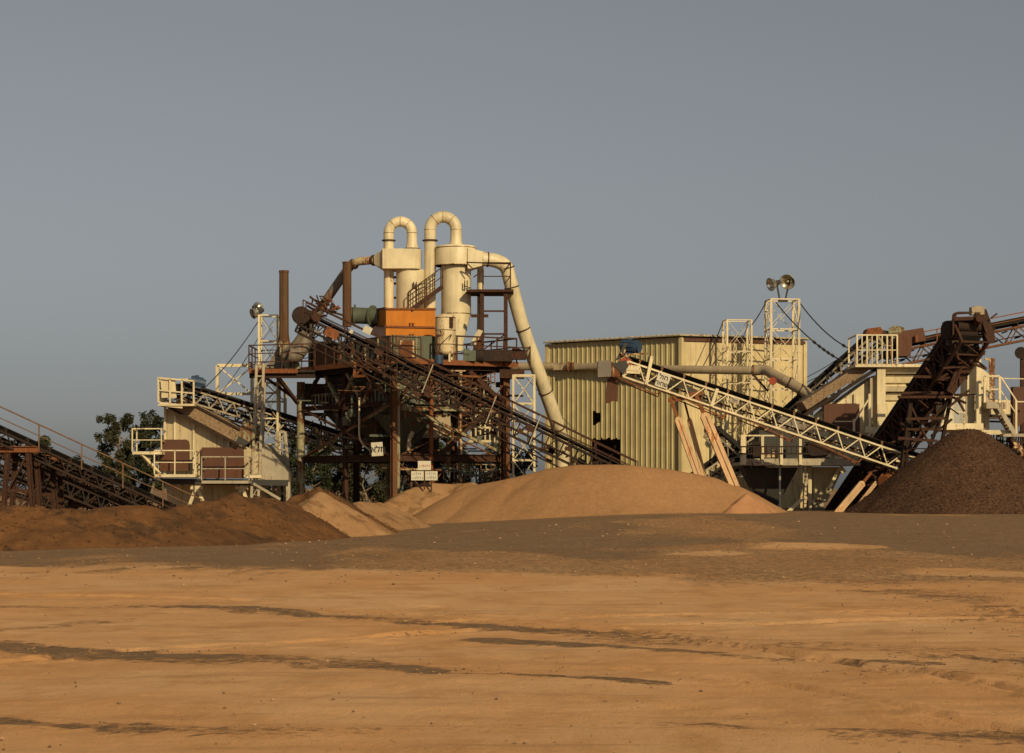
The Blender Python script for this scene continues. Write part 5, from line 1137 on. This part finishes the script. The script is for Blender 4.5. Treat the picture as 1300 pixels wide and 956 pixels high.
# =============================================================== RIGHT SCREENING HOUSE
def right_house():
    D = 99; t = thing('screening_house', 'cream steel screening house at the right with stacked lit ledges and a brown cover', 'screening house', ground_at(P(1090, 640, D)))
    Q = lambda px, py, d=0: P(px, py, D+d)
    m = MB(); m.prism([Q(1028, 560), Q(1028, 538), Q(1112, 476), Q(1150, 470), Q(1150, 590), Q(1060, 590)], (0, 3.0, 0)); m.build('wall', 'cream', t)
    m = MB()
    for px, y0 in ((1060, 520), (1085, 500), (1104, 485)): m.beam(Q(px, 590, -.07), Q(px, y0, -.07), .14, .1)
    m.build('stiffener', 'cream', t)
    m = MB(); m.prism([Q(1046, 548, -.4), Q(1046, 513, -.4), Q(1087, 512, -.4), Q(1091, 516, -.4), Q(1092, 548, -.4)], (0, .2, 0)); m.build('cover_plate', 'brown', t)
    a, c = Q(1022, 515, -.5), Q(1104, 462, -.5); u = (c-a).normalized(); n = V((0, -1, 0)).cross(u); n = n if n.z > 0 else -n; L = (c-a).length
    MB().box((a+c)/2+V((0, 1.4, 0)), L, 2.6, .45, u, V((0, 1, 0)), n).build('screen_deck', 'dusty', t)
    m = MB(); m.box((a+c)/2+V((0, -.02, 0))-n*.38, L+1.5, .2, .16, u, V((0, 1, 0)), n); m.build('screen_frame', 'rust_dark', t)
    m = MB(); m.beam(Q(1118, 545, -.6), Q(1118, 462, -.6), .40, .40); m.build('post', 'cream', t); m = MB(); m.beam(Q(1106, 590, -.4), Q(1106, 480, -.4), .12); m.build('post', 'cream_grey', t)
    for y0, y1, x1, dd in ((466, 474, 1176, -.5), (476, 486, 1168, -.15), (490, 497, 1160, -.5), (499, 508, 1155, -.15), (512, 530, 1150, -.3)):
        MB().prism([Q(1124, y1, dd), Q(1124, y0, dd-.1), Q(x1, y0, dd-.1), Q(x1-4, y1, dd)], (0, 1.0, 0)).build('ledge', 'cream_clean', t)
    MB().prism([Q(1122, 540, .6), Q(1122, 463, .6), Q(1175, 463, .6), Q(1150, 540, .6)], (0, 1.5, 0)).build('back_wall', 'dark', t)
    # top platform
    A, B = Q(1086, 464, -1.0), Q(1180, 464, -1.0); m = MB(); m.box((A+B)/2+V((0, 1.3, 0)), (B-A).length, 2.6, .14); pf = m.build('platform', 'cream', t)
    m = MB(); A2, B2 = Q(1088, 463, -1.0), Q(1139, 463, -1.0); Zh = 1.42
    for k in range(9): p = A2.lerp(B2, k/8); m.beam(p, p+Z*Zh, .075 if k % 2 == 0 else .05)
    m.beam(A2+Z*Zh, B2+Z*Zh, .07); m.beam(A2+Z*.7, B2+Z*.7, .045); m.beam(A2+Z*Zh, A2+Z*Zh+V((0, 2.4, 0)), .06); m.beam(A2+V((0, 2.4, 0)), A2+Z*Zh+V((0, 2.4, 0)), .07); m.beam(A2+Z*.7, A2+Z*.7+V((0, 2.4, 0)), .04); m.build('handrail', 'cream', pf)
    # side balcony
    m = MB(); A, B = Q(1060, 548, -.9), Q(1084, 548, -.9); m.beam(A, B, .08); m.beam(B, Q(1084, 532, -.9), .1); m.beam(Q(1084, 536, -.9), Q(1104, 505, -.9), .07); m.beam(Q(1104, 545, -.9), Q(1104, 500, -.9), .12); m.beam(Q(1060, 535, -.9), Q(1084, 535, -.9), .05); m.beam(Q(1098, 545, -.9), Q(1120, 548, -.9), .2, .3); m.beam(Q(1096, 560, -.9), Q(1108, 546, -.9), .12); m.build('balcony_rail', 'cream', t)
    # dark skirt toward the low platform
right_house()
def low_platform():
    D = 97.5; Q = lambda px, py, d=0: P(px, py, D+d); t = thing('service_platform', 'low cream railed service platform under the cream truss conveyor', 'platform', ground_at(Q(1010, 640)))
    A, B = Q(941, 590, -.6), Q(1092, 590, -.6); m = MB(); m.box((A+B)/2+V((0, 2.0, .05)), (B-A).length, 4.2, .16); m.beam(A+Z*.12, B+Z*.12, .1, .34); dk = m.build('deck', 'cream_grey', t)
    m = MB()
    for px in (942, 945.5, 968, 992, 1016): m.beam(Q(px, 590, -.7), Q(px, 552, -.7), .13)
    m.beam(Q(941, 553, -.7), Q(984, 553, -.7), .07); m.each('post', 'cream', dk)
    m = MB()
    for k in range(22): p = Q(941+k*6.4, 576, -.75); m.beam(p, p+Z*.36, .035)
    m.beam(Q(940, 567, -.75), Q(1078, 567, -.75), .06); m.beam(Q(940, 576, -.75), Q(1078, 576, -.75), .07); m.build('picket_rail', 'rust_dark', dk)
    m = MB(); m.beam(ground_at(Q(1028, 650, .6))-Z*.3, Q(1028, 591, .6), .17); m.build('column', 'cream', t)
    m = MB(); m.beam(ground_at(Q(990, 650, .3))-Z*.3, Q(990, 591, .3), .09); m.build('column', 'galv', t)
    for x in (958, 970): MB().beam(ground_at(Q(x-4, 650, 2)), Q(x, 591, 2), .2).build('column', 'cream_grey', t)
    m = MB(); a, b = Q(1020, 650), Q(1020, 592); m.beam(a, b, .06); a2, b2 = Q(1026, 650, .02), Q(1026, 592, .02); m.beam(a2-V((.05, 0, 0)), b2-V((.05, 0, 0)), .05)
    for k in range(11): m.beam(a.lerp(b, k/11), a2.lerp(b2, k/11), .04)
    m.build('ladder', 'cream_grey', t)
    m = MB(); m.beam(Q(1002, 601, 1.3), Q(1024, 622, 1.3), .2); m.beam(Q(1052, 620, .2), Q(1066, 594, .2), .15); m.beam(Q(1000, 650, .1), Q(1020, 632, .1), .16); m.beam(Q(1066, 593, -.1), Q(1072, 600, -.1), .22); m.each('strut', 'cream', t)
    m = MB(); m.beam(Q(1027, 636, -.3), Q(1048, 636, -.3), .14); m.beam(Q(1040, 636, -.3), Q(1040, 630, -.3), .05); m.build('ledge', 'cream_grey', t)
    t2 = thing('hopper', 'pale tapering hopper hanging below the low service platform', 'hopper', ground_at(Q(1046, 640)))
    m = MB(); m.frustum(Q(1040, 637, 1.9), .65, .8, Q(1048, 593, 1.9), 1.5, 1.6); m.build('funnel', 'cream', t2); m = MB(); m.frustum(Q(1037, 652, 1.9), .6, .7, Q(1037, 638, 1.9), .55, .65); m.build('outlet', 'cream_grey', t2)
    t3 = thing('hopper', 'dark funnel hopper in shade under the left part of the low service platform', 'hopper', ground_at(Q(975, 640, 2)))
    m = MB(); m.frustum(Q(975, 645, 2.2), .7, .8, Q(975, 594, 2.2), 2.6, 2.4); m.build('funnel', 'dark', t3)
    t4 = thing('crusher', 'dark heavy crusher housing standing on the low service platform', 'crusher', Q(1010, 588, 1.0)); m = MB(); m.box(Q(1005, 566, 1.6), 3.4, 2.0, 1.45); m.build('housing', 'dark', t4)
    m = MB(); m.cyl(Q(962, 571, .2), Q(962, 571, .7), .42, n=26); m.cyl(Q(1040, 568, .1), Q(1040, 568, .55), .55, n=26); m.build('flywheel', 'rust_dark', t4); m = MB(); m.frustum(Q(1010, 546, 1.5), 2.6, 1.8, Q(1010, 528, 1.5), 1.4, 1.4); m.build('feed_hopper', 'grey_duct', t4)
    m = MB(); m.box(Q(983, 578, -.2), .3, .3, .5); m.box(Q(975, 580, -.2), .5, .25, .25); m.build('gearbox', 'cream_rusty', t4)
low_platform()
# conveyor rising behind into the right house, and the long one beyond
cv, q, L, u, s, n = conveyor('belt_conveyor', 'cream truss conveyor rising right into the top of the right screening house', P(930, 590, 106), P(1118, 424, 101), 1.1, .75, 1.0, 'cream_grey', chord=.09, web=.06, skirt=.12)
m = MB(); m.prism([P(1099, 424, 100.3), P(1102, 417, 100.3), P(1118, 415, 100.3), P(1122, 421, 100.3), P(1120, 424, 100.3)], (0, 1.2, 0)); m.build('head_hood', 'rust_orange', cv)
cv, q, L, u, s, n = conveyor('belt_conveyor', 'long gently rising conveyor with an orange handrail, passing behind the black steep conveyor', P(1128, 448, 101.5), P(1480, 378, 101.5), 1.1, .70, 1.15, 'brace_rust', chord=.10, web=.055, rails=(1,), railmat='rust_orange', rail_h=.62, skirt=.25)
m = MB(); m.prism([P(1139, 452, 100.6), P(1139, 426, 100.6), P(1147, 420, 100.6), P(1172, 416, 100.6), P(1176, 432, 100.6), P(1158, 436, 100.6), P(1156, 452, 100.6)], (0, 1.4, 0)); m.build('tail_hood', 'brown', cv)
m = MB(); m.beam(P(1163.5, 434, 100.4), P(1163.5, 425, 100.4), .13); m.build('stay', 'rust_orange', cv)
motor(cv, P(1137, 422, 101), (.9, -.3, .1), .26, .6, 'green_pale')
t = thing('conveyor_post', 'dark post with a round head under the long rising conveyor at the right edge', 'post', ground_at(P(1297, 600, 101)), 'posts under the long conveyor'); MB().beam(ground_at(P(1298, 600, 101)), P(1298, 455, 101), .2).build('leg', 'rust', t); MB().cyl(P(1296, 448, 100.6), P(1296, 448, 101.4), .3, n=18).build('pulley', 'rust_dark', t)

# =============================================================== DARK CONVEYOR OVER THE BLACK CONE
cv, q, L, u, s, n = conveyor('belt_conveyor', 'black steep conveyor rising towards the camera over the dark gravel cone', P(1058, 662, 101), P(1228, 412, 90), 1.35, 1.0, .85, 'rust', chord=.12, web=.07, verts=True, skirt=.12, idl=.8)
hp = P(1218, 420, 90.2)
m = MB(); m.cyl(hp-s*.7, hp+s*.7, .42, n=26); m.build('drum', 'rust_dark', cv)
m = MB(); m.box(P(1216, 424, 90.6), 1.15, 1.1, 1.1); m.build('head_housing', 'dark', cv)
m = MB(); m.prism([P(1244, 398, 89.8), P(1252, 392, 89.8), P(1262, 420, 89.8), P(1264, 434, 89.8), P(1256, 437, 89.8), P(1250, 418, 89.8)], (0, .9, 0)); m.build('head_plate', 'rust', cv)
m = MB(); m.pipe(fillet([P(1210, 425, 89.5), P(1210, 398, 89.5), P(1232, 397, 89.5)], .15), .05, 8); m.pipe(fillet([P(1213, 425, 90.6), P(1213, 397, 90.6), P(1232, 397, 90.6)], .15), .05, 8); m.beam(P(1210, 405, 89.5), P(1238, 404, 89.5), .16); m.beam(P(1258, 404, 89.6), P(1266, 398, 89.6), .07); m.each('head_frame', 'rust', cv)
m = MB(); m.box(P(1240, 395, 89.9), .56, .5, .34); m.box(P(1240, 390.6, 89.9), .3, .3, .12); m.box(P(1240, 395, 89.63), .42, .02, .1); m.build('gearbox', 'duct_tan', cv); motor(cv, P(1241, 405, 89.6), (0, -1, 0), .2, .5, 'rust')
m = MB()
for (x0, y0, x1, y1, w) in ((1205, 434, 1262, 434, .14), (1180, 452, 1250, 449, .2), (1175, 456, 1240, 457, .18), (1160, 478, 1228, 480, .14), (1145, 499, 1212, 499, .16), (1140, 504, 1208, 504, .2), (1150, 532, 1200, 531, .14), (1140, 556, 1190, 560, .12)): m.beam(P(x0, y0, 91.3), P(x1, y1, 91.3), w, .12); m.beam(P(x0, y0, 92.3), P(x1, y1, 92.3), w*.8, .1)
m.build('cross_beam', 'rust', cv)
m = MB(); m.prism([P(1226, 438, 91), P(1252, 446, 91), P(1230, 476, 91), P(1210, 500, 91), P(1202, 496, 91)], (0, .6, 0)); m.build('underside_plate', 'rust', cv)
m = MB(); r = random.Random(77)
for _ in range(70):
    f = r.uniform(.25, .95); p = q(L*f, r.uniform(-.6, .8), r.uniform(-1.9, -1.0)); m.beam(p, p+V((r.uniform(-.9, .9), r.uniform(-.5, .5), r.uniform(-.8, .8))), r.choice((.05, .07, .1)))
m.each('bracket', 'rust', cv)
t = thing('conveyor_trestle', 'rusty four legged trestle under the black steep conveyor', 'trestle', ground_at(P(1175, 640, 92)), 'conveyor trestles')
for a, b in (((1156, 503), (1138, 645)), ((1204, 505), (1150, 645)), ((1208, 500), (1196, 560)), ((1157, 505), (1150, 600))):
    p = P(a[0], a[1], 91.6); f = P(b[0], b[1], 92.6); MB().beam(f, p, .13).build('leg', 'rust_dark', t)
m = MB(); m.beam(P(1154, 504, 91.5), P(1208, 502, 91.5), .22, .2); m.beam(P(1150, 545, 91.9), P(1195, 545, 91.9), .1); m.beam(P(1154, 510, 91.7), P(1192, 590, 92), .08); m.beam(P(1204, 508, 91.7), P(1150, 575, 92), .09); m.build('cross_beam', 'rust', t)
t = thing('guard_slats', 'dark louvred steps low between the black conveyor and the gravel cone', 'slats', P(1110, 650, 93.5)); m = MB()
for k in range(9): m.box(P(1128-k*2.5, 600+k*6, 94), 1.3, .8, .06)
m.build('slat', 'rust_dark', t)

# =============================================================== RIGHT BACK HOUSE, STAIRS
def back_house():
    D = 98; Q = lambda px, py, d=0: P(px, py, D+d); t = thing('service_building', 'cream service building with a tall lit post and open stair behind the gravel cone', 'building', ground_at(Q(1240, 640)))
    m = MB(); m.prism([Q(1195, 545), Q(1195, 502), Q(1228, 502), Q(1256, 502), Q(1256, 548), Q(1240, 552)], (0, 2.2, 0)); m.build('wall', 'cream_grey', t)
    m = MB(); m.prism([Q(1228, 500, -.1), Q(1228, 474, -.1), Q(1238, 462, -.1), Q(1256, 475, -.1), Q(1256, 500, -.1)], (0, 1.5, 0)); m.build('cabin', 'cream', t)
    m = MB(); m.beam(Q(1242, 550, -.5), Q(1242, 456, -.5), .22); m.build('post', 'cream_clean', t)
    m = MB(); m.beam(Q(1258, 510, .8), Q(1258, 456, .8), .17); m.beam(Q(1262, 510, .3), Q(1262, 456, .3), .07); m.beam(Q(1250, 456, .8), Q(1263, 456, .8), .1); m.build('post', 'cream_rusty', t)
    m = MB(); m.box(Q(1218, 542, -.9), 2.0, 1.2, .3); b_ = m.build('balcony', 'cream', t); m = MB(); railing(m, [Q(1200, 541, -1.4), Q(1224, 541, -1.4)], 1.35, .9, .04); m.build('handrail', 'cream', b_)
    m = MB(); m.beam(Q(1196, 540, -.9), Q(1208, 500, -.9), .1); m.box(Q(1206, 520, -.2), .35, .1, 1.5); m.build('panel', 'white', t); MB().box(Q(1214, 522, -.1), .75, .1, 1.4).build('door', 'galv', t)
    m = MB(); m.box(Q(1266, 549, -.4), 1.8, .5, .22); m.build('floor_beam', 'cream', t); 
    m = MB(); m.box(Q(1262, 515, -.6), .95, 1.0, .3); m.box(Q(1285, 553, -.6), 1.2, 1.4, .14); ld = m.build('landing', 'cream_grey', t)
    m = MB(); railing(m, [Q(1250, 511, -1.1), Q(1269, 511, -1.1)], 1.25, .6, .045); m.beam(Q(1269, 512, -1.1), Q(1269, 478, -1.1), .12); m.beam(Q(1271, 479, -1.1), Q(1290, 508, -1.1), .06); m.beam(Q(1290, 508, -1.1), Q(1290, 552, -1.1), .09); m.beam(Q(1290, 510, -1.1), Q(1310, 510, -1.1), .06); m.beam(Q(1270, 495, -1.1), Q(1290, 525, -1.1), .045); m.beam(Q(1262, 480, -1.0), Q(1300, 481, -1.0), .04); m.build('handrail', 'cream', ld)
    stair(Q(1290, 553, -1.1), Q(1268, 517, -1.1), .9, 'cream_grey', t, 9, V((0, 1, 0)), False)
    stair(Q(1320, 598, -.8), Q(1284, 556, -.8), .8, 'cream_rusty', t, 8, V((0, 1, 0)), False)
    MB().prism([Q(1286, 546, -.3), Q(1286, 491, -.3), Q(1330, 491, -.3), Q(1330, 516, -.3)], (0, .5, 0)).build('panel', 'brown', t)
    m = MB()
    for k in range(14): a = 1246+k*4; m.beam(Q(a, 548, 0), Q(a+rnd.uniform(-3, 3), rnd.uniform(560, 590), .4), .06)
    for y in (558, 570, 584): m.beam(Q(1240, y, 0), Q(1310, y+4, 0), .07)
    for y in (528, 535): m.beam(Q(1256, y, .6), Q(1286, y+1, .6), .09)
    m.build('underframe', 'rust_dark', t)
    MB().box(Q(1276, 520, 3), 1.6, 1.0, .9).build('back_wall', 'cream', t)
    for px in (1246, 1284): MB().beam(ground_at(Q(px, 640)), Q(px, 549), .18).build('column', 'rust', t)
back_house()

# =============================================================== SKY, SUN, CAMERA
SUN_AZ, SUN_EL = 25.0, 25.5                                # degrees right of the line behind the camera
sd = V((math.sin(R(SUN_AZ))*math.cos(R(SUN_EL)), -math.cos(R(SUN_AZ))*math.cos(R(SUN_EL)), math.sin(R(SUN_EL))))
w = bpy.data.worlds.new('World'); bpy.context.scene.world = w; w.use_nodes = True; nt = w.node_tree; nt.nodes.clear()
sk = nt.nodes.new('ShaderNodeTexSky'); sk.sky_type = 'NISHITA'; sk.sun_disc = False; sk.sun_elevation = R(SUN_EL)
sk.sun_rotation = math.atan2(sd.x, sd.y); sk.altitude = 50; sk.air_density = 1.0; sk.dust_density = 1.25; sk.ozone_density = 3.5
hs = nt.nodes.new('ShaderNodeHueSaturation'); hs.inputs['Value'].default_value = .88; hs.inputs['Saturation'].default_value = .25
bg = nt.nodes.new('ShaderNodeBackground'); bg.inputs[1].default_value = .05; out = nt.nodes.new('ShaderNodeOutputWorld')
nt.links.new(sk.outputs[0], hs.inputs['Color']); nt.links.new(hs.outputs[0], bg.inputs[0]); nt.links.new(bg.outputs[0], out.inputs[0])
sl_ = bpy.data.lights.new('sun', 'SUN'); sl_.energy = 3.5; sl_.angle = R(.5); sl_.color = (1, .78, .45)
so = bpy.data.objects.new('sun', sl_); C.objects.link(so); so.rotation_euler = (-sd).to_track_quat('-Z', 'Y').to_euler(); so.location = sd*60
cam = bpy.data.cameras.new('camera'); co = bpy.data.objects.new('camera', cam); C.objects.link(co)
co.location = (0, 0, CZ); co.rotation_euler = (R(90), 0, 0); cam.sensor_width = 36; cam.lens = 36*F/1300; cam.shift_y = (HY-478)/1300; cam.clip_end = 20000; cam.clip_start = .1
sc = bpy.context.scene; sc.camera = co
sc.view_settings.view_transform = 'Standard'; sc.view_settings.look = 'None'; sc.view_settings.exposure = 0.08; sc.view_settings.gamma = 1
sc.cycles.max_bounces = 5; sc.cycles.use_denoising = True
